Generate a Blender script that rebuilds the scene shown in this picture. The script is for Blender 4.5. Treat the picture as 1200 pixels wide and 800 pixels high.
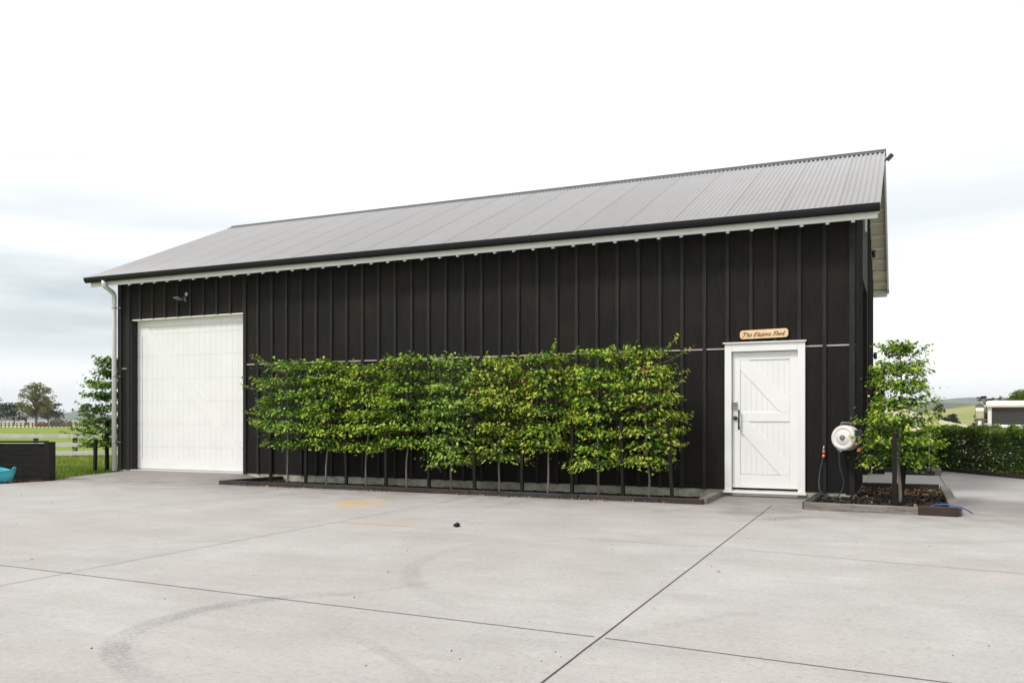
import bpy, bmesh, math, random
import numpy as np
from mathutils import Vector, Matrix
R = math.radians
random.seed(4)
rng = np.random.default_rng(11)
for o in list(bpy.data.objects):
    bpy.data.objects.remove(o)
S = bpy.context.scene
COL = S.collection

# ------------------------------------------------------------------ camera
YAW = math.atan2(0.41217, 0.91111)
CAMZ = 1.04
cam_d = bpy.data.cameras.new('camera')
cam_d.sensor_width = 36.0
cam_d.lens = 1012.0 / 1200.0 * 36.0
cam_d.shift_y = 90.0 / 1200.0
cam_d.clip_start = 0.1
cam_d.clip_end = 30000
cam = bpy.data.objects.new('camera', cam_d)
COL.objects.link(cam)
cam.location = (0, -12.86, CAMZ)
cam.rotation_euler = (R(90), 0, YAW)
S.camera = cam

# ------------------------------------------------------------------ sky, sun, exposure
SUN_DIR = Vector((-0.55, -1.0, 1.30)).normalized()
W = bpy.data.worlds.new('World')
S.world = W
W.use_nodes = True
nt = W.node_tree
nt.nodes.clear()
def N(t, nt=nt, **kw):
    n = nt.nodes.new(t)
    for k, v in kw.items():
        setattr(n, k, v)
    return n
out = N('ShaderNodeOutputWorld')
sky = N('ShaderNodeTexSky', sky_type='NISHITA', sun_disc=False)
sky.sun_elevation = math.asin(SUN_DIR.z)
sky.sun_rotation = math.atan2(SUN_DIR.x, SUN_DIR.y)
sky.air_density = 1.0
bg_sky = N('ShaderNodeBackground'); bg_sky.inputs['Strength'].default_value = 0.08
nt.links.new(sky.outputs[0], bg_sky.inputs['Color'])
bg_cl = N('ShaderNodeBackground'); bg_cl.inputs['Strength'].default_value = 1.2
tc = N('ShaderNodeTexCoord')
mp = N('ShaderNodeMapping'); mp.inputs['Scale'].default_value = (1.1, 1.1, 7.5)
mp.inputs['Location'].default_value = (0.9, 0.35, 0.2)
nt.links.new(tc.outputs['Generated'], mp.inputs['Vector'])
nz = N('ShaderNodeTexNoise'); nz.inputs['Scale'].default_value = 1.5; nz.inputs['Detail'].default_value = 5
nz.inputs['Roughness'].default_value = 0.48
nt.links.new(mp.outputs[0], nz.inputs['Vector'])
sep = N('ShaderNodeSeparateXYZ'); nt.links.new(tc.outputs['Generated'], sep.inputs[0])
band = N('ShaderNodeValToRGB')                       # cloud layer lies low over the horizon
cr = band.color_ramp
cr.elements[0].position = 0.0; cr.elements[0].color = (0, 0, 0, 1)
cr.elements[1].position = 0.60; cr.elements[1].color = (.08, .08, .08, 1)
for p, v in ((0.05, .05), (0.085, .80), (0.14, 1.0), (0.19, .50), (0.30, .20)):
    e = cr.elements.new(p); e.color = (v, v, v, 1)
nt.links.new(sep.outputs['Z'], band.inputs[0])
cn = N('ShaderNodeMapRange', interpolation_type='SMOOTHSTEP')
cn.inputs['From Min'].default_value = 0.36; cn.inputs['From Max'].default_value = 0.64
nt.links.new(nz.outputs['Fac'], cn.inputs['Value'])
mul = N('ShaderNodeMath', operation='MULTIPLY')
nt.links.new(band.outputs[0], mul.inputs[0]); nt.links.new(cn.outputs[0], mul.inputs[1])
mixc = N('ShaderNodeMixRGB')
mixc.inputs[1].default_value = (0.95, 0.955, 0.955, 1)
mixc.inputs[2].default_value = (0.40, 0.475, 0.50, 1)
nt.links.new(mul.outputs[0], mixc.inputs[0])
nt.links.new(mixc.outputs[0], bg_cl.inputs['Color'])
mixs = N('ShaderNodeMixShader'); mixs.inputs[0].default_value = 0.9
nt.links.new(bg_sky.outputs[0], mixs.inputs[1]); nt.links.new(bg_cl.outputs[0], mixs.inputs[2])
nt.links.new(mixs.outputs[0], out.inputs['Surface'])

sun_d = bpy.data.lights.new('sun', 'SUN')
sun_d.energy = 2.15
sun_d.angle = R(10)
sun_d.color = (1.0, 0.965, 0.91)
sun = bpy.data.objects.new('sun', sun_d)
COL.objects.link(sun)
sun.location = (10, -30, 40)
sun.rotation_euler = (-SUN_DIR).to_track_quat('-Z', 'Y').to_euler()

vs = S.view_settings
vs.view_transform = 'Standard'; vs.look = 'None'; vs.gamma = 1.0; vs.use_curve_mapping = False
vs.exposure = 0.20
S.render.engine = 'CYCLES'
S.cycles.max_bounces = 6
S.cycles.volume_bounces = 0

# ------------------------------------------------------------------ helpers
ORIG = {}
def prop(o, label=None, cat=None, group=None, kind=None):
    if label: o['label'] = label
    if cat: o['category'] = cat
    if group: o['group'] = group
    if kind: o['kind'] = kind
    return o
def thing(name, loc, label, cat, group=None):
    o = bpy.data.objects.new(name, None)
    o.empty_display_size = 0.2
    COL.objects.link(o)
    o.location = loc
    ORIG[o.name] = Vector(loc)
    return prop(o, label, cat, group)
def Gz(x):                      # driveway height
    return -0.095 + 0.0 * x

class MB:
    def __init__(s): s.v = []; s.f = []; s.m = []; s.sm = []; s.att = []
    def add(s, verts, faces, mi=0, smooth=False, att=0.5):
        b = len(s.v)
        s.v += [tuple(p) for p in verts]
        for f in faces:
            s.f.append([b + i for i in f]); s.m.append(mi); s.sm.append(smooth); s.att.append(att)
        return s
    def box(s, x0, x1, y0, y1, z0, z1, mi=0, att=0.5):
        v = [(x0,y0,z0),(x1,y0,z0),(x1,y1,z0),(x0,y1,z0),(x0,y0,z1),(x1,y0,z1),(x1,y1,z1),(x0,y1,z1)]
        return s.add(v, [(0,3,2,1),(4,5,6,7),(0,1,5,4),(1,2,6,5),(2,3,7,6),(3,0,4,7)], mi, False, att)
    def bar(s, p, q, w, h, up=(0,0,1), mi=0, att=0.5):
        p = Vector(p); q = Vector(q); d = (q-p).normalized(); u = Vector(up)
        r = d.cross(u).normalized(); u = r.cross(d).normalized()
        v = []
        for c in (p, q):
            for a, b in ((-1,-1),(1,-1),(1,1),(-1,1)):
                v.append(c + r*(a*w/2) + u*(b*h/2))
        return s.add(v, [(3,2,1,0),(4,5,6,7),(0,1,5,4),(1,2,6,5),(2,3,7,6),(3,0,4,7)], mi, False, att)
    def prism(s, pts, off, mi=0, att=0.5):
        """closed polygon pts (3D) pushed by vector off"""
        n = len(pts); off = Vector(off)
        v = [Vector(p) for p in pts] + [Vector(p)+off for p in pts]
        nrm = Vector((0,0,0))
        for i in range(n):
            nrm += v[i].cross(v[(i+1) % n])
        fs = [list(range(n)), list(range(2*n-1, n-1, -1))]
        if nrm.dot(off) > 0: fs = [f[::-1] for f in fs]; flip = False
        else: flip = True
        for i in range(n):
            j = (i+1) % n
            q = [i, j, n+j, n+i]
            fs.append(q[::-1] if flip else q)
        return s.add(v, fs, mi, False, att)
    def tube(s, pts, rad, n=10, mi=0, caps=True, smooth=True):
        pts = [Vector(p) for p in pts]
        if not hasattr(rad, '__len__'): rad = [rad]*len(pts)
        v = []; prev = None
        for i, p in enumerate(pts):
            d = (pts[min(i+1,len(pts)-1)] - pts[max(i-1,0)]).normalized()
            if prev is None:
                a = d.orthogonal().normalized()
            else:
                a = (prev - d*prev.dot(d)).normalized()
            prev = a; b = d.cross(a)
            for k in range(n):
                t = 2*math.pi*k/n
                v.append(p + (a*math.cos(t) + b*math.sin(t))*rad[i])
        fs = []
        for i in range(len(pts)-1):
            for k in range(n):
                k2 = (k+1) % n
                fs.append((i*n+k, i*n+k2, (i+1)*n+k2, (i+1)*n+k))
        b0 = len(s.v)
        s.add(v, fs, mi, smooth)
        if caps:
            s.f.append([b0+k for k in range(n)][::-1]); s.m.append(mi); s.sm.append(False); s.att.append(.5)
            s.f.append([b0+(len(pts)-1)*n+k for k in range(n)]); s.m.append(mi); s.sm.append(False); s.att.append(.5)
        return s
    def lathe(s, prof, c, axis, n=28, mi=0):
        """prof: (radius, along) list"""
        ax = Vector(axis).normalized(); a = ax.orthogonal().normalized(); b = ax.cross(a); c = Vector(c)
        v = []
        for r, t in prof:
            for k in range(n):
                w = 2*math.pi*k/n
                v.append(c + ax*t + (a*math.cos(w)+b*math.sin(w))*max(r,1e-4))
        fs = []
        for i in range(len(prof)-1):
            for k in range(n):
                k2 = (k+1) % n
                fs.append((i*n+k, i*n+k2, (i+1)*n+k2, (i+1)*n+k))
        return s.add(v, fs, mi, True)
    def build(s, name, mats, parent=None, bevel=0, loc=None, autosmooth=False):
        o0 = Vector((0,0,0))
        if parent is not None: o0 = ORIG[parent.name]
        elif loc is not None: o0 = Vector(loc)
        me = bpy.data.meshes.new(name)
        V = np.array([tuple(p) for p in s.v], dtype=float) - np.array(o0)
        me.from_pydata([tuple(p) for p in V], [], s.f)
        if not isinstance(mats, (list, tuple)): mats = [mats]
        for m in mats: me.materials.append(m)
        me.polygons.foreach_set('material_index', s.m)
        me.polygons.foreach_set('use_smooth', s.sm)
        at = me.attributes.new('tone', 'FLOAT', 'FACE'); at.data.foreach_set('value', s.att)
        me.update()
        o = bpy.data.objects.new(name, me)
        COL.objects.link(o)
        if parent is not None:
            o.parent = parent
        else:
            o.location = o0
        ORIG[o.name] = o0 if parent is None or True else o0
        if bevel:
            b = o.modifiers.new('bevel', 'BEVEL'); b.width = bevel; b.segments = 2; b.limit_method = 'ANGLE'; b.angle_limit = R(40)
            b.harden_normals = False
        return o

# ------------------------------------------------------------------ materials
def mat(name):
    m = bpy.data.materials.new(name); m.use_nodes = True
    t = m.node_tree
    return m, t, t.nodes['Principled BSDF']
def L(t, a, b): t.links.new(a, b)
def noise(t, scale, detail=5, rough=.55, vec=None, stretch=None, coord='Object'):
    n = t.nodes.new('ShaderNodeTexNoise')
    n.inputs['Scale'].default_value = scale; n.inputs['Detail'].default_value = detail; n.inputs['Roughness'].default_value = rough
    if vec is None:
        tcn = t.nodes.new('ShaderNodeTexCoord'); vec = tcn.outputs[coord]
    if stretch:
        mpn = t.nodes.new('ShaderNodeMapping'); mpn.inputs['Scale'].default_value = stretch
        L(t, vec, mpn.inputs['Vector']); vec = mpn.outputs[0]
    L(t, vec, n.inputs['Vector'])
    return n.outputs['Fac']
def ramp(t, fac, stops, interp='LINEAR'):
    n = t.nodes.new('ShaderNodeValToRGB'); n.color_ramp.interpolation = interp
    e = n.color_ramp.elements
    while len(e) < len(stops): e.new(0.5)
    for k, (p, c) in enumerate(stops):
        e[k].position = p
        e[k].color = (*c, 1) if hasattr(c, '__len__') else (c, c, c, 1)
    L(t, fac, n.inputs[0])
    return n.outputs[0]
def mixrgb(t, fac, a, b, mode='MIX'):
    n = t.nodes.new('ShaderNodeMixRGB'); n.blend_type = mode
    for i, x in ((0, fac), (1, a), (2, b)):
        if hasattr(x, 'is_linked') or hasattr(x, 'links'): L(t, x, n.inputs[i])
        elif hasattr(x, '__len__'): n.inputs[i].default_value = (*x, 1)
        else: n.inputs[i].default_value = x
    return n.outputs[0]
def mth(t, op, a, b=0.0, c=None, clamp=False):
    n = t.nodes.new('ShaderNodeMath'); n.operation = op; n.use_clamp = clamp
    for i, x in enumerate((a, b) if c is None else (a, b, c)):
        if hasattr(x, 'links'): L(t, x, n.inputs[i])
        else: n.inputs[i].default_value = x
    return n.outputs[0]
def bump(t, p, h, strength=.3, dist=.01):
    b = t.nodes.new('ShaderNodeBump'); b.inputs['Strength'].default_value = strength; b.inputs['Distance'].default_value = dist
    L(t, h, b.inputs['Height']); L(t, b.outputs[0], p.inputs['Normal'])
def simple(name, col, rough=.5, metal=0, var=.12, scale=8, bmp=0, spec=None):
    m, t, p = mat(name)
    n = noise(t, scale, 6)
    lo = tuple(c*(1-var) for c in col); hi = tuple(min(1, c*(1+var)) for c in col)
    L(t, ramp(t, n, [(.3, lo), (.7, hi)]), p.inputs['Base Color'])
    p.inputs['Roughness'].default_value = rough; p.inputs['Metallic'].default_value = metal
    if spec is not None: p.inputs['Specular IOR Level'].default_value = spec
    if bmp: bump(t, p, noise(t, scale*12, 4), bmp, .004)
    return m

def mk_blackwood(name, base=.0092, tint=(1.10, 1.0, .86), grain=(14, 14, 1.2), rough=.7, wear=.35, red=True):
    m, t, p = mat(name)
    g = noise(t, 3.0, 8, .65, stretch=grain)
    n = noise(t, 1.1, 5, .6)
    at = t.nodes.new('ShaderNodeAttribute'); at.attribute_name = 'tone'
    c0 = tuple(base*.55*k for k in tint); c1 = tuple(base*1.55*k for k in tint)
    c = ramp(t, g, [(.28, c0), (.72, c1)])
    warm = (base*3.2, base*2.2, base*1.5)
    c = mixrgb(t, ramp(t, n, [(.48, 0), (.72, wear)]), c, warm)
    sc = t.nodes.new('ShaderNodeMapRange'); sc.inputs['From Min'].default_value = 0; sc.inputs['From Max'].default_value = 1
    sc.inputs['To Min'].default_value = .65; sc.inputs['To Max'].default_value = 1.45
    L(t, at.outputs['Fac'], sc.inputs['Value'])
    vm = t.nodes.new('ShaderNodeVectorMath'); vm.operation = 'SCALE'
    L(t, c, vm.inputs[0]); L(t, sc.outputs[0], vm.inputs['Scale'])
    # pale scuffs and knots
    fg = noise(t, 70, 3, .7)
    vm2 = mixrgb(t, ramp(t, fg, [(.34, .8), (.52, 0)]), vm.outputs[0], (base*.25, base*.24, base*.22))
    vm2 = mixrgb(t, ramp(t, fg, [(.56, 0), (.72, .6)]), vm2, (base*3.2, base*2.8, base*2.3))
    sp = noise(t, 26, 3, .6)
    c2 = mixrgb(t, ramp(t, sp, [(.70, 0), (.78, .4)]), vm2, (base*4.5, base*3.8, base*3))
    L(t, c2, p.inputs['Base Color'])
    p.inputs['Roughness'].default_value = rough
    p.inputs['Specular IOR Level'].default_value = .18
    bump(t, p, g, .6, .008)
    return m
M_wall = mk_blackwood('black stained rough sawn ply', wear=.55)
M_batt = mk_blackwood('black stained batten', base=.0225, tint=(1.03, 1.0, .95), grain=(30, 30, 1.5), wear=.15)
M_blacktimber = mk_blackwood('black painted planks', base=.012, grain=(1.5, 1.5, 16), wear=.5)
M_stake = mk_blackwood('black stake timber', base=.013, grain=(20, 20, 1.2), wear=.2)

M_white = simple('white paint', (.77, .77, .755), .42, var=.03, scale=3)
M_whitedoor = simple('white door paint', (.77, .77, .757), .38, var=.03, scale=2)
M_cream = simple('off white soffit paint', (.82, .78, .71), .55, var=.06, scale=5)
M_gutter = simple('black gutter steel', (.009, .010, .011), .5, var=.2, spec=.25)
M_flash = simple('pinkish metal flashing', (.42, .35, .32), .5, var=.2, scale=3)
M_dark = simple('black metal', (.02, .02, .022), .4)
M_grey = simple('brushed grey metal', (.35, .35, .34), .35, metal=.8)
M_glass = simple('dark glass', (.02, .022, .025), .08, var=.1)
M_reel = simple('off white plastic', (.70, .66, .63), .4, var=.05)
M_reelgrey = simple('grey plastic', (.16, .16, .17), .45)
M_hose = simple('dark teal hose rubber', (.02, .05, .06), .4)
M_orange = simple('orange plastic', (.75, .20, .09), .4)
M_blue = simple('blue plastic pipe', (.03, .13, .40), .45, var=.3)
M_tub = simple('turquoise plastic', (.07, .52, .60), .35, var=.05)
M_ink = simple('dark burnt lettering', (.03, .02, .012), .6)

# footing concrete, mossy
m, t, p = mat('mossy footing concrete')
n1 = noise(t, 7, 8, .65); n2 = noise(t, 2.3, 5, .6)
c = ramp(t, n1, [(.25, (.17, .165, .12)), (.5, (.42, .41, .33)), (.75, (.62, .60, .53))])
c = mixrgb(t, ramp(t, n2, [(.5, 0), (.7, .55)]), c, (.16, .17, .09))
L(t, c, p.inputs['Base Color']); p.inputs['Roughness'].default_value = .9
bump(t, p, n1, .5, .02)
M_footing = m

# corrugated roof steel: slight sheet to sheet tone differences
m, t, p = mat('grey painted roof steel')
tcn = t.nodes.new('ShaderNodeTexCoord')
sp_ = t.nodes.new('ShaderNodeSeparateXYZ'); L(t, tcn.outputs['Object'], sp_.inputs[0])
sheet = mth(t, 'FLOOR', mth(t, 'DIVIDE', sp_.outputs['X'], .762))
wn = t.nodes.new('ShaderNodeTexWhiteNoise'); wn.noise_dimensions = '1D'; L(t, sheet, wn.inputs['W'])
c = ramp(t, wn.outputs['Value'], [(0, (.345, .337, .340)), (1, (.365, .357, .360))])
n1 = noise(t, 1.2, 6, .6, stretch=(4, 1, 1))
c = mixrgb(t, ramp(t, n1, [(.4, 0), (.75, .3)]), c, (.28, .274, .275))
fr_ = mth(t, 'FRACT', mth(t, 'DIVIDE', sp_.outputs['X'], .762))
c = mixrgb(t, ramp(t, fr_, [(0, .38), (.018, .38), (.03, 0), (1, 0)], 'LINEAR'), c, (.16, .155, .155))  # dark line at each sheet lap, its shadow painted into the colour
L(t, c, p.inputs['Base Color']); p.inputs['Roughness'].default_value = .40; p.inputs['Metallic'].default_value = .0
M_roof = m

# raw pine sign
m, t, p = mat('varnished pale pine')
g = noise(t, 3, 7, .6, stretch=(2.5, 20, 26))
L(t, ramp(t, g, [(.3, (.62, .36, .17)), (.5, (.80, .55, .31)), (.7, (.88, .68, .44))]), p.inputs['Base Color'])
p.inputs['Roughness'].default_value = .38
M_pine = m

# weathered timber
def weathered(name, lo, hi, stain, amount=.4, stretch=(2, 18, 18)):
    m, t, p = mat(name)
    g = noise(t, 2.2, 8, .7, stretch=stretch); n = noise(t, 1.7, 6, .6)
    c = ramp(t, g, [(.28, lo), (.72, hi)])
    c = mixrgb(t, ramp(t, n, [(.45, 0), (.6, amount)]), c, stain)
    L(t, c, p.inputs['Base Color']); p.inputs['Roughness'].default_value = .85
    bump(t, p, g, .5, .01)
    return m
M_sleeper = weathered('dark worn sleeper timber', (.010, .009, .008), (.060, .054, .048), (.012, .010, .008), .7)
M_sleeperpale = weathered('greyed sleeper timber', (.08, .075, .068), (.30, .28, .25), (.12, .06, .035), .45)
M_sleepertop = weathered('rusty brown sleeper timber', (.014, .010, .008), (.075, .040, .026), (.012, .010, .008), .6)
M_rail = weathered('lichen grey fence timber', (.50, .48, .45), (.76, .74, .70), (.36, .33, .27), .4)
M_post = weathered('dark fence post timber', (.02, .018, .015), (.07, .06, .05), (.12, .11, .08), .3, (18, 18, 2))
M_farpost = weathered('brown far fence timber', (.06, .05, .035), (.22, .18, .13), (.10, .09, .06), .4, (18, 18, 2))
M_bark = weathered('pale grey hornbeam bark', (.13, .11, .085), (.34, .29, .23), (.10, .10, .06), .4, (14, 14, 3))
M_bark2 = weathered('brown tree bark', (.06, .045, .035), (.2, .16, .12), (.08, .07, .05), .4, (14, 14, 3))

# driveway concrete with tyre marks, stains and dirt
m, t, p = mat('driveway concrete')
tcn = t.nodes.new('ShaderNodeTexCoord'); P = tcn.outputs['Object']
sx = t.nodes.new('ShaderNodeSeparateXYZ'); L(t, P, sx.inputs[0])
X_, Y_ = sx.outputs['X'], sx.outputs['Y']
n1 = noise(t, 1.3, 9, .62, vec=P); n2 = noise(t, .35, 5, .55, vec=P); n3 = noise(t, 30, 8, .75, vec=P)
n4 = noise(t, 2.0, 7, .65, vec=P, stretch=(.7, 3.0, 1))
c = ramp(t, n1, [(.30, (.365, .346, .328)), (.70, (.470, .450, .431))])
c = mixrgb(t, ramp(t, n2, [(.40, 0), (.70, .45)]), c, (.345, .316, .284))
c = mixrgb(t, ramp(t, n4, [(.47, 0), (.68, .30)]), c, (.315, .292, .264))
c = mixrgb(t, ramp(t, n3, [(.32, .60), (.47, 0)]), c, (.23, .215, .20))
c = mixrgb(t, ramp(t, n3, [(.56, 0), (.70, .45)]), c, (.57, .55, .53))
n5 = noise(t, 110, 3, .7, vec=P)
c = mixrgb(t, ramp(t, n5, [(.30, .55), (.42, 0)]), c, (.24, .225, .21))
c = mixrgb(t, ramp(t, n5, [(.60, 0), (.72, .5)]), c, (.66, .64, .62))
def dist(cx, cy, sxx=1.0, syy=1.0):
    a = mth(t, 'MULTIPLY', mth(t, 'SUBTRACT', X_, cx), sxx); b = mth(t, 'MULTIPLY', mth(t, 'SUBTRACT', Y_, cy), syy)
    return mth(t, 'SQRT', mth(t, 'ADD', mth(t, 'MULTIPLY', a, a), mth(t, 'MULTIPLY', b, b)))
def soft(v, lo, hi):            # 1 below lo, 0 above hi
    n = t.nodes.new('ShaderNodeMapRange'); n.interpolation_type = 'SMOOTHSTEP'
    n.inputs['From Min'].default_value = lo; n.inputs['From Max'].default_value = hi
    n.inputs['To Min'].default_value = 1; n.inputs['To Max'].default_value = 0
    L(t, v, n.inputs['Value']); return n.outputs[0]
def tyre(col, cx, cy, r, w, amount, near):
    d = mth(t, 'ABSOLUTE', mth(t, 'SUBTRACT', mth(t, 'ADD', dist(cx, cy), mth(t, 'MULTIPLY', mth(t, 'SUBTRACT', noise(t, 1.6, 3, .5, vec=P), .5), .12)), r))
    k = soft(d, w*.45, w*1.1)
    k = mth(t, 'MULTIPLY', k, soft(dist(near[0], near[1]), near[2]*.45, near[2]))
    tread = ramp(t, mth(t, 'MULTIPLY', noise(t, 42, 5, .7, vec=P), mth(t, 'ADD', noise(t, 3.2, 5, .65, vec=P), .5)), [(.36, .0), (.58, 1)])
    k = mth(t, 'MULTIPLY', k, mth(t, 'MULTIPLY', tread, amount))
    return mixrgb(t, k, col, (.16, .15, .145))
TYRES = [(-2.81, -9.088, 1.0, .085, .52, (-3.62, -9.25, 1.35)), (-2.81, -9.088, .90, .02, .16, (-3.5, -9.3, .9)),
         (-1.346, -6.358, 2.2, .09, .22, (-3.2, -7.2, 1.9)), (-4.503, -12.462, 3.856, .05, .25, (-2.15, -9.42, .75)),
         (-4.902, -6.891, 2.086, .03, .24, (-3.25, -8.1, .75)), (1.203, -9.521, 2.708, .06, .20, (-1.14, -8.18, .95)),
         (-5.035, -7.839, 1.375, .07, .16, (-6.16, -7.32, 1.4)), (-1.2, -1.0, 3.4, .10, .18, (.3, -4.2, 1.6))]
for a in TYRES: c = tyre(c, *a)
wob = mth(t, 'MULTIPLY', mth(t, 'SUBTRACT', noise(t, 2.4, 6, .6, vec=P), .5), 1.5)
# ochre spill near the garden bed
k = soft(mth(t, 'ADD', dist(-6.65, -3.2, 1.25, .85), wob), .26, .62)
c = mixrgb(t, mth(t, 'MULTIPLY', mth(t, 'MULTIPLY', k, .8), ramp(t, noise(t, 4.5, 6, .65, vec=P, stretch=(1, 2.2, 1)), [(.40, .15), (.58, 1)])), c, (.55, .35, .13))
k = soft(mth(t, 'ADD', dist(-5.1, -4.9, 1.0, 1.5), wob), .1, .7)
c = mixrgb(t, mth(t, 'MULTIPLY', k, .30), c, (.45, .31, .17))
k = soft(mth(t, 'ADD', dist(.62, -5.75, 1, 1), mth(t, 'MULTIPLY', wob, .3)), .02, .16)
c = mixrgb(t, mth(t, 'MULTIPLY', k, .15), c, (.60, .40, .22))
# grime along the wall and the garage apron
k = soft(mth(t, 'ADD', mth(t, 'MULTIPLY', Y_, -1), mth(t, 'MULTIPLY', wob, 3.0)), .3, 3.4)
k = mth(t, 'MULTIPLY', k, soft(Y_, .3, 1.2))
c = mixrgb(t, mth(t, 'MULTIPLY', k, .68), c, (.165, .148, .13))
k = soft(mth(t, 'ADD', dist(-1.35, -2.2, 1, 1), mth(t, 'MULTIPLY', wob, 1.5)), .1, .8)
c = mixrgb(t, mth(t, 'MULTIPLY', k, .4), c, (.2, .185, .17))
L(t, c, p.inputs['Base Color'])
p.inputs['Roughness'].default_value = .72; p.inputs['Specular IOR Level'].default_value = .35
bump(t, p, n3, .4, .004)
M_conc = m
M_joint = simple('saw cut joint', (.055, .05, .046), .9, var=.4, scale=14)

# grass ground
m, t, p = mat('paddock grass')
tcn = t.nodes.new('ShaderNodeTexCoord'); P = tcn.outputs['Object']
at = t.nodes.new('ShaderNodeAttribute'); at.attribute_name = 'dry'
n1 = noise(t, .35, 8, .65, vec=P); n2 = noise(t, .04, 6, .6, vec=P); n3 = noise(t, 6, 6, .7, vec=P)
c = ramp(t, n1, [(.3, (.15, .23, .03)), (.7, (.27, .36, .05))])
c = mixrgb(t, ramp(t, n2, [(.45, 0), (.65, .4)]), c, (.25, .28, .06))
c = mixrgb(t, ramp(t, n3, [(.35, .5), (.6, 0)]), c, (.05, .09, .015))
dry = ramp(t, n1, [(.3, (.42, .36, .21)), (.7, (.58, .52, .36))])
c = mixrgb(t, at.outputs['Fac'], c, dry)
L(t, c, p.inputs['Base Color']); p.inputs['Roughness'].default_value = .9; p.inputs['Specular IOR Level'].default_value = .1
M_ground = m

m, t, p = mat('green hill pasture')
n1 = noise(t, .02, 8, .6, stretch=(1, 1, 3)); n2 = noise(t, .09, 8, .7)
c = ramp(t, n1, [(.38, (.16, .22, .05)), (.52, (.24, .27, .09)), (.66, (.36, .30, .15))])
c = mixrgb(t, ramp(t, n2, [(.5, 0), (.7, .4)]), c, (.30, .24, .12))
L(t, c, p.inputs['Base Color']); p.inputs['Roughness'].default_value = .95; p.inputs['Specular IOR Level'].default_value = .1
M_hill = m
m, t, p = mat('wooded far hills')
n1 = noise(t, .004, 8, .65)
L(t, ramp(t, n1, [(.35, (.035, .055, .03)), (.65, (.11, .12, .06))]), p.inputs['Base Color']); p.inputs['Roughness'].default_value = 1
p.inputs['Specular IOR Level'].default_value = 0
M_far = m
m, t, p = mat('bay water')
p.inputs['Base Color'].default_value = (.06, .09, .10, 1); p.inputs['Roughness'].default_value = .25
bump(t, p, noise(t, .2, 4), .3, .3)
M_sea = m

# mulch
m, t, p = mat('dark bark mulch')
at = t.nodes.new('ShaderNodeAttribute'); at.attribute_name = 'tone'
c = ramp(t, at.outputs['Fac'], [(0, (.012, .010, .009)), (.55, (.03, .024, .02)), (.8, (.10, .06, .035)), (.93, (.30, .17, .08)), (1, (.42, .30, .18))])
L(t, c, p.inputs['Base Color']); p.inputs['Roughness'].default_value = .9
M_mulch = m
m, t, p = mat('brown bark mulch')
at = t.nodes.new('ShaderNodeAttribute'); at.attribute_name = 'tone'
c = ramp(t, at.outputs['Fac'], [(0, (.05, .025, .016)), (.6, (.15, .07, .04)), (1, (.34, .22, .14))])
L(t, c, p.inputs['Base Color']); p.inputs['Roughness'].default_value = .9
M_mulchbrown = m
m, t, p = mat('fallen dry leaf')
at = t.nodes.new('ShaderNodeAttribute'); at.attribute_name = 'tone'
c = ramp(t, at.outputs['Fac'], [(0, (.12, .05, .02)), (.5, (.34, .14, .04)), (1, (.50, .28, .08))])
L(t, c, p.inputs['Base Color']); p.inputs['Roughness'].default_value = .7
M_litter = m

def leafmat(name, stops, rough=.5, trans=.35, spec=.22):
    m = bpy.data.materials.new(name); m.use_nodes = True; t = m.node_tree
    p = t.nodes['Principled BSDF']; o = t.nodes['Material Output']
    at = t.nodes.new('ShaderNodeAttribute'); at.attribute_name = 'tone'
    c = ramp(t, at.outputs['Fac'], stops)
    L(t, c, p.inputs['Base Color']); p.inputs['Roughness'].default_value = rough
    p.inputs['Specular IOR Level'].default_value = spec
    tr = t.nodes.new('ShaderNodeBsdfTranslucent'); L(t, mixrgb(t, 1.0, c, (1.0, 1.0, .45), 'MULTIPLY'), tr.inputs['Color'])
    mx = t.nodes.new('ShaderNodeMixShader'); mx.inputs[0].default_value = trans
    L(t, p.outputs[0], mx.inputs[1]); L(t, tr.outputs[0], mx.inputs[2]); L(t, mx.outputs[0], o.inputs['Surface'])
    return m
GREEN = [(0, (.016, .050, .008)), (.32, (.085, .19, .018)), (.56, (.36, .52, .045)), (.80, (.60, .68, .085)), (.95, (.60, .47, .11)), (1, (.42, .20, .06))]
M_leaf = leafmat('hornbeam leaves', GREEN)
M_leafyel = leafmat('yellowing hornbeam leaves', [(0, (.018, .05, .009)), (.30, (.10, .21, .020)), (.52, (.40, .52, .05)), (.76, (.68, .66, .11)), (.92, (.66, .50, .16)), (1, (.50, .24, .10))])
M_leafdeep = leafmat('deep green hornbeam leaves', [(0, (.014, .045, .010)), (.36, (.065, .16, .022)), (.68, (.28, .44, .06)), (1, (.58, .66, .15))])
M_hedge = leafmat('glossy hedge leaves', [(0, (.018, .06, .009)), (.5, (.065, .16, .020)), (.8, (.20, .33, .045)), (1, (.38, .46, .09))], .32, .25, .5)
M_autumn = leafmat('olive brown autumn leaves', [(0, (.06, .08, .018)), (.5, (.18, .20, .045)), (1, (.36, .33, .09))], .6)
M_darkleaf = leafmat('dark evergreen leaves', [(0, (.010, .024, .014)), (.6, (.028, .052, .028)), (1, (.06, .09, .04))], .6)
M_greyleaf = leafmat('grey green leaves', [(0, (.03, .045, .03)), (.6, (.06, .08, .05)), (1, (.11, .13, .08))], .6)
M_pineleaf = leafmat('brown green pine needles', [(0, (.025, .026, .018)), (.6, (.06, .055, .038)), (1, (.11, .095, .06))], .7)
M_limeleaf = leafmat('fresh green leaves', [(0, (.05, .09, .015)), (.6, (.14, .21, .03)), (1, (.28, .34, .06))], .5)
M_blade = leafmat('grass blades', [(0, (.06, .12, .016)), (.6, (.20, .30, .035)), (.85, (.36, .40, .08)), (1, (.55, .42, .20))], .5, .3, .25)
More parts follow.
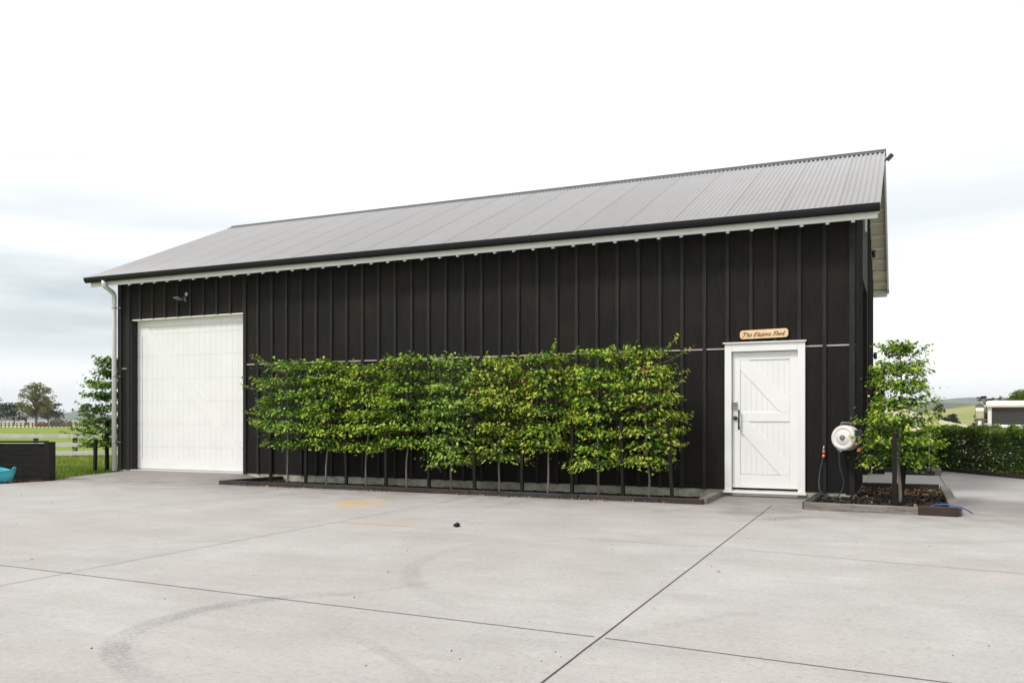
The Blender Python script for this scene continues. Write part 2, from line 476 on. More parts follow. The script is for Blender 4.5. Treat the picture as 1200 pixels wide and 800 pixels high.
M_straw = leafmat('dry grass stems', [(0, (.30, .24, .11)), (1, (.52, .44, .24))], .8, .3, .1)

# ------------------------------------------------------------------ foliage generator
def leaves(C, size, up=None, tilt=.5, aspect=.6, seed=0, tone=None, mat_=None, name='crown', parent=None, loc=None, fold=.25, dirs=None):
    """folded pointed leaves at the points C (n,3)"""
    r = np.random.default_rng(seed)
    n = len(C)
    nrm = r.normal(size=(n, 3))*tilt
    nrm[:, 2] += 1.0
    if up is not None: nrm += up
    nrm /= np.linalg.norm(nrm, axis=1)[:, None]
    d = r.normal(size=(n, 3)) if dirs is None else dirs + r.normal(size=(n, 3))*.6
    d -= nrm*(d*nrm).sum(1)[:, None]
    d /= np.linalg.norm(d, axis=1)[:, None]
    s = np.cross(nrm, d)
    Lh = (size*r.uniform(.5, 1.42, n))[:, None]
    w = Lh*aspect*.5
    a = C - d*Lh*.5
    b = C + d*Lh*.5 - nrm*Lh*.12
    l = C - s*w + nrm*Lh*fold*.4 - d*Lh*.06
    q = C + s*w + nrm*Lh*fold*.4 - d*Lh*.06
    V = np.stack([a, q, b, l], 1).reshape(-1, 3)
    if parent is not None: V = V - np.array(ORIG[parent.name])
    elif loc is not None: V = V - np.array(loc)
    me = bpy.data.meshes.new(name)
    k = np.arange(n)*4
    loops = np.stack([k, k+1, k+2, k, k+2, k+3], 1).reshape(-1)
    me.vertices.add(4*n); me.vertices.foreach_set('co', V.reshape(-1))
    me.loops.add(6*n); me.loops.foreach_set('vertex_index', loops)
    me.polygons.add(2*n); me.polygons.foreach_set('loop_start', np.arange(2*n)*3)
    me.update(calc_edges=True)
    if tone is None: tone = r.beta(2, 2.4, n)
    at = me.attributes.new('tone', 'FLOAT', 'FACE'); at.data.foreach_set('value', np.repeat(np.clip(tone, 0, 1), 2).astype(np.float32))
    me.materials.append(mat_); me.validate()
    o = bpy.data.objects.new(name, me); COL.objects.link(o)
    if parent is not None: o.parent = parent
    elif loc is not None: o.location = loc
    return o

def wiggle_line(p, q, n, amp, r):
    p = np.array(p); q = np.array(q)
    out_ = []
    ph = r.uniform(0, 6, 4)
    for i in range(n+1):
        k = i/n
        w = math.sin(k*math.pi)
        o = np.array([math.sin(k*7+ph[0])+.5*math.sin(k*15+ph[1]), math.cos(k*6+ph[2])+.5*math.sin(k*13+ph[3]), 0])*amp*w
        out_.append(tuple(p+(q-p)*k+o))
    return out_

# ================================================================== SETTING
cY, sY = math.cos(YAW), math.sin(YAW)
def world_XD(X, D):           # lateral / depth from the driveway's viewpoint to world x, y
    return X*cY - D*sY, X*sY + D*cY - 12.86
def sstep(a, b, x): 
    k = np.clip((x-a)/(b-a), 0, 1); return k*k*(3-2*k)
def ground_h(x, y):
    X = x*cY + (y+12.86)*sY; D = -x*sY + (y+12.86)*cY
    u = X/np.maximum(np.abs(D), 8)
    pad = -.095-.04+0*x
    left = pad + (-.66-pad)*sstep(15.5, 33, D) - .16*sstep(40, 170, D) - 1.0*sstep(190, 700, D) - 6.5*sstep(700, 1500, D)
    # extra dip to the left beyond the edge of the driveway
    crest = 1.5 - 2.0*np.clip((u-.48)/.045, -1.2, 1.0)
    right = pad + (-.75-pad)*sstep(24, 30, D) + (.75+.2)*sstep(34, 70, D) + (crest-.2)*sstep(60, 150, D) - (crest+1.5)*sstep(160, 240, D) - 8*sstep(700, 1500, D)
    k = sstep(-.25, .35, u)
    return left*(1-k) + right*k
rads = [0.0] + list(np.geomspace(1.5, 6000, 100))
nA = 180
V = []; F = []; DRY = []
for i, r_ in enumerate(rads):
    for a in range(nA):
        th = 2*math.pi*a/nA
        V.append((r_*math.cos(th), r_*math.sin(th)-12.86, 0))
V = np.array(V)
V[:, 2] = ground_h(V[:, 0], V[:, 1])
for i in range(1, len(rads)-1):
    for a in range(nA):
        b = (a+1) % nA
        F.append((i*nA+a, i*nA+b, (i+1)*nA+b, (i+1)*nA+a)[::-1])
for a in range(nA): F.append((0, nA+a, nA+(a+1) % nA))
me = bpy.data.meshes.new('ground')
F = [f if len(f) == 3 else f[::-1] for f in F]
me.from_pydata([tuple(p) for p in V], [], F)
me.materials.append(M_ground)
X = V[:, 0]*cY + (V[:, 1]+12.86)*sY; D = -V[:, 0]*sY + (V[:, 1]+12.86)*cY; u = X/np.maximum(np.abs(D), 1)
dry = np.maximum(sstep(.2, .35, u)*sstep(10, 40, D)*.9, (V[:, 0] > -14)*(V[:, 1] > 4)*(D < 60)*.95) + (u < 0)*(sstep(172, 178, D)*.75)  # unseen straw tone behind the shed, added to cut green bounced light
at = me.attributes.new('dry', 'FLOAT', 'POINT'); at.data.foreach_set('value', np.clip(dry, 0, 1).astype(np.float32))
me.polygons.foreach_set('use_smooth', [True]*len(me.polygons)); me.update()
o = bpy.data.objects.new('ground', me); COL.objects.link(o); prop(o, kind='structure')

# sea beyond the paddocks
mb = MB()
pts = []
for X_, D_ in ((-9000, 900), (9000, 900), (9000, 5900), (-9000, 5900)):
    x, y = world_XD(X_, D_); pts.append((x, y, -6.0))
mb.add(pts, [(0, 1, 2, 3)])
prop(mb.build('sea', M_sea), kind='structure')

def hill(name, px0, px1, D0, D1, base, topfn, material, seed, nx=60, ny=24, rough=.12):
    r = np.random.default_rng(seed)
    ph = r.uniform(0, 6.28, 12)
    vs_ = []; fs_ = []
    for j in range(ny+1):
        for i in range(nx+1):
            a = i/nx; b = j/ny
            px = px0+(px1-px0)*a
            Dm = D0+(D1-D0)*b
            uu = (px-600)/1012
            ridge = (490-topfn(px))/1012*((D0+D1)/2)+1.04
            prof = math.sin(min(1, b*1.0)*math.pi)**.9 if b < 1 else 0
            prof = sstep(0, .5, b) if b < .5 else 1-.75*sstep(.5, 1, b)
            e = sstep(0, .08, a)*sstep(0, .08, 1-a) if name != 'hill' else 1
            wob = sum(math.sin(a*(9+7*k)+b*(5+4*k)+ph[k])/(k+1.5) for k in range(6))*rough
            z = base+(ridge-base)*prof*(1+wob*.35*(1-abs(prof-.5)))*e
            x, y = world_XD(uu*Dm, Dm)
            vs_.append((x, y, z))
    for j in range(ny):
        for i in range(nx):
            k = j*(nx+1)+i
            fs_.append((k, k+1, k+nx+2, k+nx+1))
    mb = MB().add(vs_, fs_, 0, True)
    o = mb.build(name, material)
    return prop(o, kind='structure')
def lerp_pts(pts):
    xs = [p[0] for p in pts]; ys = [p[1] for p in pts]
    return lambda x: float(np.interp(x, xs, ys))
hill('hill', 960, 1400, 240, 620, -2.0, lerp_pts([(960, 489), (1060, 484), (1113, 478.5), (1160, 471.5), (1200, 467), (1400, 462)]), M_hill, 3, rough=.05)
hill('hills', 940, 1500, 1400, 2400, -8, lerp_pts([(940, 482), (1060, 476), (1085, 471), (1110, 471.5), (1140, 473), (1170, 474), (1500, 470)]), M_far, 5, rough=.10)
hill('hills', 1000, 1500, 3000, 5200, -8, lerp_pts([(1000, 478), (1085, 471), (1105, 468), (1125, 466.5), (1140, 465.5), (1150, 467), (1175, 466), (1500, 472)]), M_far, 6, rough=.12)
hill('hills', -300, 330, 3400, 5600, -6, lerp_pts([(-300, 484), (40, 485), (68, 484.5), (85, 481.8), (95, 483.5), (130, 486), (200, 483), (330, 486)]), M_far, 7, rough=.14)

# air
HAZE = True
if HAZE:
    mb = MB(); mb.box(-7500, 7500, -7500, 7500, -16, 160)
    m = bpy.data.materials.new('thin haze'); m.use_nodes = True; t = m.node_tree
    t.nodes.remove(t.nodes['Principled BSDF'])
    pv = t.nodes.new('ShaderNodeVolumePrincipled'); pv.inputs['Color'].default_value = (.86, .93, 1, 1); pv.inputs['Density'].default_value = .00014
    L(t, pv.outputs[0], t.nodes['Material Output'].inputs['Volume'])
    prop(mb.build('haze', m), kind='stuff', label='thin pale haze softening the far hills', cat='haze')

# driveway slab
GX_ = (-14.355, -11.415)
edge = [(-14.22, -2.92), (-14.11, -1.97), (-14.80, -.50), (-14.90, .0), (-14.36, .002), (-14.36, .20), (-11.40, .20), (-11.40, .002),
        (-10.44, .002), (-10.62, -1.31), (-2.475, -1.37), (-2.50, .002), (-.60, .002), (-.60, 9.4), (.1, 9.0), (1.45, 7.0), (3.0, 4.3), (5.3, 1.0), (9, -4), (12, -9), (12, -34), (-17, -34), (-14.8, -9)]
mb = MB()
mb.prism([(x, y, Gz(x)) for x, y in edge], (0, 0, -.11))
prop(mb.build('driveway', M_conc), kind='structure')
drive = bpy.data.objects['driveway']
mb = MB()                                        # the slab ramps up to the garage door
nx_ = 16
for i in range(nx_):
    def rz(x, k): 
        e = min(1, (x+14.95)/.7, max(0, (-10.95-x)/.5)); return -.0925+.082*max(0, e)*k*k*(3-2*k)
    for j in range(8):
        xa, xb = -14.92+3.97*i/nx_, -14.92+3.97*(i+1)/nx_
        ya, yb_ = -1.5+1.5*j/8, -1.5+1.5*(j+1)/8
        if ya < -.3 and xa < -14.75: continue
        mb.add([(xa, ya, rz(xa, j/8)), (xb, ya, rz(xb, j/8)), (xb, yb_, rz(xb, (j+1)/8)), (xa, yb_, rz(xa, (j+1)/8))], [(0, 1, 2, 3)], 0, True)
mb.prism([(GX_[0], .001, -.0105), (GX_[1], .001, -.0105), (GX_[1], .21, -.0105), (GX_[0], .21, -.0105)], (0, 0, -.08))
ap = mb.build('driveway_apron', M_conc); prop(ap, kind='structure')
ap.parent = drive
mb = MB()
def strip(pts, w, dz=.0025):
    for (a, b) in zip(pts[:-1], pts[1:]):
        a = Vector((*a, 0)); b = Vector((*b, 0)); d = (b-a).normalized(); nn = Vector((-d.y, d.x, 0))*w/2
        q = [a-nn, b-nn, b+nn, a+nn]
        mb.add([(v.x, v.y, Gz(v.x)+dz) for v in q], [(0, 1, 2, 3)])
def jag(a, b, n, amp):
    r = np.random.default_rng(int(abs(a[0]*100)))
    return [(a[0]+(b[0]-a[0])*i/n+r.normal()*amp, a[1]+(b[1]-a[1])*i/n+r.normal()*amp) for i in range(n+1)]
strip(jag((-1.551, -1.2), (-1.36, -12.5), 40, .0012), .0095)
strip(jag((-14.3, -8.10), (-1.46, -8.595), 40, .0012), .0075)
strip(jag((-1.40, -8.60), (10, -9.4), 40, .0012), .0075)
strip(jag((-5.69, -1.5), (-5.59, -8.375), 30, .0012), .006, .0045)
strip(jag((-5.58, -8.395), (-5.50, -13.0), 20, .0012), .006, .0045)
strip(jag((-5.62, -5.02), (-1.50, -5.21), 30, .0012), .005)
strip(jag((-1.47, -5.22), (10, -7.0), 30, .0012), .0055)
strip(jag((.657, 2.45), (.66, 7.6), 12, .001), .013)
jo = mb.build('control_joint', M_joint); prop(jo, kind='structure')
jo.parent = drive

# ================================================================== SHED
XL, XR, DEP = -14.69, -.60, 7.41
EAVE, RIDGE = 3.86, 5.74
shed = thing('shed', (-7.65, 3.7, 0), 'large black board and batten shed with a grey corrugated roof and white doors', 'shed')
GX0, GX1, GZ1 = -14.36, -11.41, 3.05     # garage opening
DX0, DX1, DZ1 = -2.30, -1.335, 2.04      # entry opening
T = .12
wl = MB()
def wallbox(x0, x1, z0, z1): wl.box(x0, x1, 0, T, z0, z1, 0, .5)
# ply sheets: 1.2 m wide sheets of slightly different tone, meeting behind battens
def tone(): return float(np.clip(rng.normal(.5, .10), .1, .9))
bat = [-1.0-.3355*k for k in range(0, 40)]
def wall_run(x0, x1, z0, z1):
    cuts = [x0] + sorted([b for i, b in enumerate(bat) if i % 4 == 1 and x0+.1 < b < x1-.1]) + [x1]
    for a, b in zip(cuts[:-1], cuts[1:]):
        wl.box(a, b, 0, T, z0, z1, 0, tone())
FL = 2.06
wall_run(XL, GX0, 0, FL-.0115); wall_run(XL, GX0, FL+.0115, EAVE)
wall_run(GX0, GX1, GZ1, EAVE)
wall_run(GX1, DX0, 0, FL-.0115); wall_run(GX1, DX0, FL+.0115, EAVE)
wall_run(DX0, DX1, DZ1, FL+.5); wall_run(DX0, DX1, FL+.5, EAVE)
wall_run(DX1, XR-T, 0, FL-.0115); wall_run(DX1, XR-T, FL+.0115, EAVE)
# back wall, gables
wl.box(XL, XR-T, DEP-T, DEP, -.02, EAVE)
yr = DEP/2
def gable(x0, x1, hole=None):
    top = lambda y: EAVE + (RIDGE-.13-EAVE)*(1-abs(y-yr)/yr)
    ys = [T if x0 > -5 else T, 2.1, 4.9, DEP-T] if hole else [T, yr, DEP-T]
    if hole:
        y0, y1, zt = hole
        segs = [(0, y0, -.02), (y0, yr, zt), (yr, y1, zt), (y1, DEP-T, -.02)]
    else:
        segs = [(T, yr, -.02), (yr, DEP-T, -.02)]
    for a, b, z0 in segs:
        pts = [(x0, a, z0), (x0, b, z0), (x0, b, top(b)), (x0, a, top(a))]
        wl.prism(pts, (x1-x0, 0, 0), 0, tone())
gable(XL, XL+T)
gable(XR-T, XR, (1.9, 4.4, 3.35))
wl.build('wall', M_wall, shed)
# horizontal flashing between the two lifts of ply
fl = MB()
segs = [(XL, GX0), (GX1, DX0-.08), (DX1+.08, XR)]
for a, b in segs: fl.box(a, b, -.012, .05, FL-.010, FL+.010)
fl.build('flashing', M_flash, shed)
# battens
def batten(x0, x1, y0, y1, z0, z1):
    b = MB(); b.box(x0, x1, y0, y1, z0, z1, 0, tone()); b.build('batten', M_batt, shed)
for x in bat:
    if GX0-.02 < x < GX1+.02: z0 = GZ1+.004
    elif DX0-.09 < x < DX1+.09: z0 = DZ1+.09
    else: z0 = -.006
    batten(x-.025, x+.025, -.030, 0, z0, EAVE-.05)
for x0, x1 in ((XL-.002, XL+.09), (GX0-.09, GX0-.003), (GX1+.003, GX1+.07), (XR-.075, XR-.004)):
    batten(x0, x1, -.033, 0, -.008, EAVE-.05)
for y in np.arange(.05, DEP, .3355):
    if 1.85 < y < 4.45: continue
    zt = EAVE + (RIDGE-.22-EAVE)*(1-abs(y-yr)/yr)
    batten(XR, XR+.029, y-.0225, y+.0225, -.006, zt)
    batten(XL-.029, XL, y-.0225, y+.0225, -.006, zt)
# recess lining of the gable opening
g = MB(); g.box(XR-.42, XR-.40, 1.9, 4.4, -.05, 3.35)
g.build('gable_door', M_blacktimber, shed)
# footing
ft = MB()
ft.box(XL+.02, GX0-.01, .012, .10, -.35, 0)
ft.box(GX1+.01, XR-.012, .012, .10, -.40, 0)
ft.box(XR-.10, XR-.011, .101, DEP-.02, -.40, -.003)
ft.build('footing', M_footing, shed)

# roof: real corrugations 76 mm, two slopes
X0R, X1R = -15.08, -.275
OH = .44                                     # roof edge beyond the wall line
slope = (5.745-3.895)/(yr+OH)
def zroof(y): return 5.745 - slope*abs(y-yr)
def roof_slope(front):
    mbr = MB()
    n = int((X1R-X0R)/.076*8)
    ya = -OH if front else DEP+OH
    vs_ = []
    for i in range(n+1):
        x = X0R+(X1R-X0R)*i/n
        h = .0155*math.sin(2*math.pi*x/.076)
        for y in (ya, yr): vs_.append((x, y, zroof(y)+h))
        for y in (ya, yr): vs_.append((x, y, zroof(y)+h-.012))
    fs_ = []
    for i in range(n):
        k = i*4; j = k+4
        a = [(k, j, j+1, k+1), (k+2, k+3, j+3, j+2), (k, k+2, j+2, j)]
        if not front: a = [q[::-1] for q in a]
        fs_ += a
    fs_.append((0, 1, 3, 2)); e = n*4; fs_.append((e, e+2, e+3, e+1))
    mbr.add(vs_, fs_, 0, True)
    return mbr
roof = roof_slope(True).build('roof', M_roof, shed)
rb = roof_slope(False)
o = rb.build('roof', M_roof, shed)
# screws in rows along the purlins
sc = MB()
r = np.random.default_rng(2)
for row, y in enumerate((-.30, .42, 1.14, 1.86, 2.58, 3.22)):
    k0 = math.ceil(X0R/.076)
    for k in range(k0, int(X1R/.076)):
        if (k+row*2) % 6: continue
        x = (k+.25)*.076+r.normal()*.003
        if not X0R+.05 < x < X1R-.05: continue
        z = zroof(y)+.0085
        sc.box(x-.0065, x+.0065, y-.0065, y+.0065, z-.004, z+.007)
sc.build('screws', M_reelgrey, roof); bpy.data.objects['screws']['kind'] = 'stuff'
# ridge cap with rolled top and scalloped dark edge
rc = MB()
zc = 5.745
prof = [(-.17, -.17*slope+.016), (-.05, -.05*slope+.018), (-.03, .022), (0, .036), (.03, .022), (.05, -.05*slope+.018), (.17, -.17*slope+.016)]
vs_ = []
for x in (X0R+.01, X1R+.01):
    for yy, zz in prof: vs_.append((x, yr+yy, zc+zz))
    for yy, zz in prof: vs_.append((x, yr+yy, zc+zz-.006))
n = len(prof); fs_ = []
for i in range(n-1):
    fs_ += [(i, 2*n+i, 2*n+i+1, i+1), (n+i, n+i+1, 3*n+i+1, 3*n+i)]
fs_ += [(0, n, 3*n, 2*n), (n-1, 3*n-1, 4*n-1, 2*n-1)]
fs_ += [tuple(list(range(n))+list(range(2*n-1, n-1, -1))), tuple((list(range(2*n, 3*n))+list(range(4*n-1, 3*n-1, -1)))[::-1])]
rc.add(vs_, fs_)
rc.build('ridge_cap', simple('dark ridge steel', (.05, .052, .055), .4), roof)
# fascia, gutter, soffit
fa = MB()
fa.box(X0R+.03, X1R-.03, -.385, -.36, 3.705, 3.865)
fa.build('fascia', M_white, shed, .003)
fa = MB(); fa.box(X0R+.03, X1R-.03, DEP+.36, DEP+.385, 3.70, 3.85); fa.build('fascia', M_white, shed)
def gutter(yc, name):
    mbg = MB()
    prof = []
    R0, R1 = .064, .060
    for k in range(13):
        a = math.pi + math.pi*k/12
        prof.append((yc+R0*math.cos(a), 3.87+R0*1.45*math.sin(a)))
    prof[0] = (prof[0][0], 3.882)
    inner = [(yc+R1*math.cos(2*math.pi-math.pi*k/12), 3.87+R1*1.43*math.sin(2*math.pi-math.pi*k/12)) for k in range(13)]
    prof += inner
    mbg.prism([(X0R-.02, a, b) for a, b in prof], (X1R-X0R+.02, 0, 0))
    mbg.prism([(X0R-.023, yc+.067*math.cos(math.pi+math.pi*k/12), 3.874+.067*1.45*math.sin(math.pi+math.pi*k/12)) for k in range(13)], (.003, 0, 0))
    mbg.prism([(X1R, yc+.067*math.cos(math.pi+math.pi*k/12), 3.874+.067*1.45*math.sin(math.pi+math.pi*k/12)) for k in range(13)], (.004, 0, 0))
    for x in np.arange(X0R+.8, X1R, 1.5):       # brackets and joints
        mbg.prism([(x, yc+.0665*math.cos(math.pi+math.pi*k/12), 3.872+.0665*1.45*math.sin(math.pi+math.pi*k/12)) for k in range(13)], (.03, 0, 0))
    return mbg.build(name, M_gutter, shed)
gutter(-.4515, 'gutter'); gutter(DEP+.4515, 'gutter')
# soffit lining follows the rafters, rafter tails show under the fascia
sf = MB()
for front in (True, False):
    y0 = -.358 if front else DEP+.358
    y1 = yr
    d = .07
    pts = [(X0R+.035, y0, zroof(y0)-d), (X0R+.035, y1, zroof(y1)-d), (X0R+.035, y1, zroof(y1)-d+.012), (X0R+.035, y0, zroof(y0)-d+.012)]
    sf.prism(pts, (X1R-X0R-.07, 0, 0))
sf.build('soffit', M_cream, shed)
for k in range(41):
    x = -.60-.3355*k
    if k == 0: x = -.61
    rt = MB()
    y0, y1 = -.355, -.31
    zb0, zb1 = 3.680, 3.680+(y1-y0)*slope
    pts = [(x-.0225, y0, zb0), (x-.0225, y1, zb1), (x-.0225, y1, zroof(y1)-.075), (x-.0225, y0, zroof(y0)-.075)]
    rt.prism(pts, (.045, 0, 0))
    rt.build('rafter_tail', M_white, shed)
# gable verge: barge boards, purlin ends under the overhang
for xa, xb in ((X1R-.032, X1R-.008), (X0R+.008, X0R+.032)):
    for front in (True, False):
        bb = MB()
        y0 = -.357 if front else DEP+.357
        yend = y0
        pts = [(xa, yend, zroof(yend)-.155), (xa, yr, zroof(yr)-.155), (xa, yr, zroof(yr)-.016), (xa, yend, zroof(yend)-.016)]
        bb.prism(pts, (xb-xa, 0, 0))
        bb.build('barge_board', M_white, shed)
for front in (True, False):
    for k in range(9):
        q = (.35+k*.46)
        y = (-.36+q*.86) if front else DEP+.36-q*.86
        if abs(y-yr) < .15: continue
        for x0, x1 in ((XR+.03, X1R-.034), (X0R+.034, XL-.03)):
            pb = MB()
            z = zroof(y)-.072
            pb.box(x0, x1, y-.02, y+.02, z-.05, z-.002)
            pb.build('lookout', M_cream, shed)
# small white trim high on the gable
er = MB(); er.box(XR+.031, XR+.06, 2.56, 2.66, 4.14, 4.43); er.build('vent_trim', M_white, shed)
# downpipe
dp = MB()
dp.tube([(-14.60, -.45, 3.80), (-14.60, -.45, 3.74), (-14.615, -.42, 3.69), (-14.70, -.14, 3.60), (-14.735, -.085, 3.55), (-14.74, -.08, 3.45), (-14.74, -.08, -.03)], .046, 14)
dpo = dp.build('downpipe', M_white, shed)
for z in (3.30, .55, 1.9):
    b = MB(); b.tube([(-14.74, -.08, z-.012), (-14.74, -.08, z+.012)], .05, 14); b.box(-14.70, -14.60, -.05, -.032, z-.01, z+.01)
    b.build('bracket', M_grey, dpo)

# --- garage door, set back in a black reveal
gd = MB()
yb = .14
w = (GX1-GX0)
nb = 19
rows = [0.02, .46, .92, 1.38, 1.84, 2.30, 2.74, GZ1-.01]
x0 = GX0+.045; x1 = GX1-.012
gd.box(x0, x1, yb+.012, yb+.04, 0.0, GZ1-.004)
bw = (x1-x0-.24)/nb
for k in range(nb):
    a = x0+.12+bw*k
    for za, zb in zip(rows[:-1], rows[1:]):
        gd.box(a+.0016, a+bw-.0016, yb+.006, yb+.012, za+.0032, zb-.0032)
gdo = gd.build('garage_door', M_whitedoor, shed)
fr = MB()
for za, zb in zip(rows[:-1], rows[1:]):
    fr.box(x0, x0+.117, yb-.008, yb+.012, za+.003, zb-.003); fr.box(x1-.117, x1, yb-.008, yb+.012, za+.003, zb-.003)
fr.box(x0+.119, x1-.119, yb-.006, yb+.003, .024, .20); fr.box(x0+.119, x1-.119, yb-.006, yb+.003, GZ1-.15, GZ1-.014)
fr.build('door_rail', M_whitedoor, gdo)
br = MB()
a = Vector((x0+.125, yb-.002, GZ1-.20)); b = Vector((x1-.125, yb-.002, .24))
d = (b-a).normalized(); perp = Vector((d.z, 0, -d.x))
if perp.x < 0: perp = -perp
e1_ = a+perp*.0; 
pts = [a, (x1-.123, yb-.004, .206), (x1-.123, yb-.004, .42), (x0+.30, yb-.004, GZ1-.156), (x0+.123, yb-.004, GZ1-.156)]
pts[0] = (x0+.123, yb-.004, GZ1-.33)
br.prism([(p[0], yb-.012, p[2]) for p in pts], (0, .017, 0))
br.build('brace', M_whitedoor, gdo)
jb = MB()
jb.box(GX0+.003, GX0+.04, -.02, yb+.03, 0, GZ1-.003); jb.build('door_jamb', M_batt, gdo)
jb = MB(); jb.box(GX1-.010, GX1-.002, -.018, yb+.03, 0, GZ1-.003)
jb.build('door_jamb', M_batt, gdo)
hd = MB(); hd.box(GX0+.042, GX1-.012, .0, yb-.01, GZ1-.022, GZ1-.002); hd.build('door_head', M_cream, gdo)
th = MB(); th.box(GX0+.01, GX1-.005, -.03, yb+.03, -.035, -.001); th.build('threshold', simple('pale threshold concrete', (.55, .53, .5), .8), gdo)

# --- entry door
ed = MB()
yd = .035
lx0, lx1, lz0, lz1 = -2.275, -1.36, .03, 2.005
ed.box(lx0, lx1, yd+.012, yd+.045, lz0, lz1)
nb = 9; a0 = lx0+.112; a1 = lx1-.112; bw = (a1-a0)/nb
for k in range(nb):
    for za, zb in ((lz0+.20, 1.0), (1.12, lz1-.11)):
        ed.box(a0+bw*k+.0009, a0+bw*(k+1)-.0009, yd+.004, yd+.012, za, zb)
door = ed.build('entry_door', M_whitedoor, shed)
rl = MB()
rl.box(lx0, a0-.002, yd-.010, yd+.012, lz0, lz1); rl.box(a1+.002, lx1, yd-.010, yd+.012, lz0, lz1)
for za, zb in ((lz0, lz0+.19), (.995, 1.125), (lz1-.115, lz1)):
    rl.box(a0-.0018, a1+.0018, yd-.010, yd+.003, za, zb)
rl.build('door_rail', M_whitedoor, door, .003)
bc = MB()
for zt, zb in ((lz1-.117, 1.127), (.993, lz0+.192)):
    pts = [(a0, zt-.14), (a1-.13, zb), (a1, zb), (a1, zb+.14), (a0+.13, zt), (a0, zt)]
    bc.prism([(x, yd-.009, z) for x, z in pts], (0, .012, 0))
bc.build('brace', M_whitedoor, door, .003)
fr = MB()
fr.box(-2.377, lx0-.006, -.045, yd+.03, -.012, 2.125); fr.box(lx1+.006, -1.255, -.045, yd+.03, -.012, 2.125)
fr.box(lx0-.0055, lx1+.0055, -.045, yd+.03, lz1+.006, 2.125)
frm = fr.build('door_frame', M_white, door, .004)
hc = MB(); hc.box(-2.40, -1.235, -.075, .0, 2.127, 2.145); hc.build('head_flashing', M_white, door, .003)
sl = MB(); sl.box(-2.40, -1.235, -.075, yd+.03, -.045, -.014); sl.build('door_sill', M_white, door, .004)
kp = MB(); kp.box(-2.27, -1.36, -.012, .008, -.085, -.047); kp.build('kick_strip', simple('pale aluminium strip', (.62, .62, .61), .35, .3), door)
hk = MB()
hx = -2.175
hk.tube([(hx, -.035, .875), (hx, -.035, 1.165)], .0125, 12)
for z in (.91, 1.13): hk.tube([(hx, -.035, z), (hx, yd-.01, z)], .009, 10)
hk.build('handle', M_dark, door)
lk = MB(); lk.box(-2.262, -2.205, -.005, yd-.011, 1.175, 1.285); 
lko = lk.build('keypad_lock', simple('nickel lock', (.30, .29, .27), .3, .6), door, .006)
k2 = MB(); k2.box(-2.250, -2.217, -.012, -.006, 1.215, 1.27); k2.build('keypad', M_reelgrey, lko)
dbm = MB(); dbm.lathe([(.0, -.03), (.026, -.03), (.03, -.02), (.03, .0)], (-2.234, yd-.011, 1.045), (0, 1, 0)); dbm.build('deadlock', M_dark, door)

# ================================================================== things fixed to the shed
# sign
sg = thing('sign', (-1.82, -.03, 2.20), 'small pale pine plank sign with black italic lettering above the white entry door', 'sign')
pl = MB()
L_, H_, cc = .675, .125, .028
ang = R(1.0)
def sgp(a, b, y): return (-1.82+a*math.cos(ang)-b*math.sin(ang), y, 2.255+a*math.sin(ang)+b*math.cos(ang))
out_ = []
for sxn, szn, a0_ in ((1, 1, 0), (-1, 1, 90), (-1, -1, 180), (1, -1, 270)):
    cx, cz = sxn*(L_/2-cc*1.5), szn*(H_/2-cc*1.5)
    for k in range(7):
        a = R(a0_+15*k)
        out_.append((cx+cc*1.5*math.cos(a), cz+cc*1.5*math.sin(a)))
pl.prism([sgp(a, b, -.052) for a, b in out_], (0, .024, 0))
pl.build('plank', M_pine, sg, .004)
# broad-nib italic lettering, rasterised into thin raised ink
GL = {
 'T': (.62, [[(.02,.64),(.06,.72),(.30,.70),(.62,.74)], [(.34,.70),(.30,.30),(.22,.03),(.08,.0),(.02,.08)]]),
 'h': (.44, [[(.14,.74),(.06,.0)], [(.08,.24),(.22,.44),(.34,.42),(.30,.12),(.36,.01),(.44,.08)]]),
 'e': (.38, [[(.07,.20),(.26,.26),(.32,.38),(.22,.45),(.08,.30),(.08,.08),(.20,.0),(.36,.12)]]),
 'E': (.58, [[(.54,.62),(.42,.73),(.22,.66),(.22,.46),(.38,.40)], [(.36,.40),(.12,.32),(.08,.10),(.24,.0),(.50,.12)]]),
 'l': (.22, [[(.18,.74),(.09,.12),(.13,.0),(.22,.08)]]),
 'u': (.44, [[(.02,.36),(.10,.44),(.08,.12),(.14,.0),(.28,.12),(.34,.30)], [(.36,.44),(.33,.08),(.37,.0),(.45,.08)]]),
 's': (.34, [[(.30,.38),(.20,.45),(.10,.36),(.24,.20),(.24,.05),(.12,.0),(.02,.08)]]),
 'i': (.22, [[(.03,.36),(.12,.44),(.09,.10),(.13,.0),(.22,.08)], [(.14,.60),(.16,.62)]]),
 'v': (.40, [[(.02,.36),(.10,.44),(.16,.02),(.20,.02),(.34,.30),(.32,.44)]]),
 'S': (.52, [[(.50,.60),(.40,.74),(.22,.70),(.16,.54),(.34,.36),(.38,.16),(.24,.0),(.06,.04),(.02,.16)]]),
 'd': (.44, [[(.32,.36),(.20,.45),(.06,.26),(.08,.04),(.18,.0),(.32,.24)], [(.40,.74),(.33,.10),(.37,.0),(.44,.08)]]),
}
def catmull(ps, n=14):
    ps = [np.array(q) for q in ps]; P_ = [2*ps[0]-ps[1]]+ps+[2*ps[-1]-ps[-2]]
    o = []
    for i in range(1, len(P_)-2):
        for k in range(n):
            u_ = k/n; a, b, c_, d_ = P_[i-1:i+3]
            o.append(.5*((2*b)+(-a+c_)*u_+(2*a-5*b+4*c_-d_)*u_*u_+(-a+3*b-3*c_+d_)*u_**3))
    o.append(ps[-1]); return o
px_ = .0011
img = np.zeros((100, 560), bool)
cur = 0; sizeL = .100; strokes = []
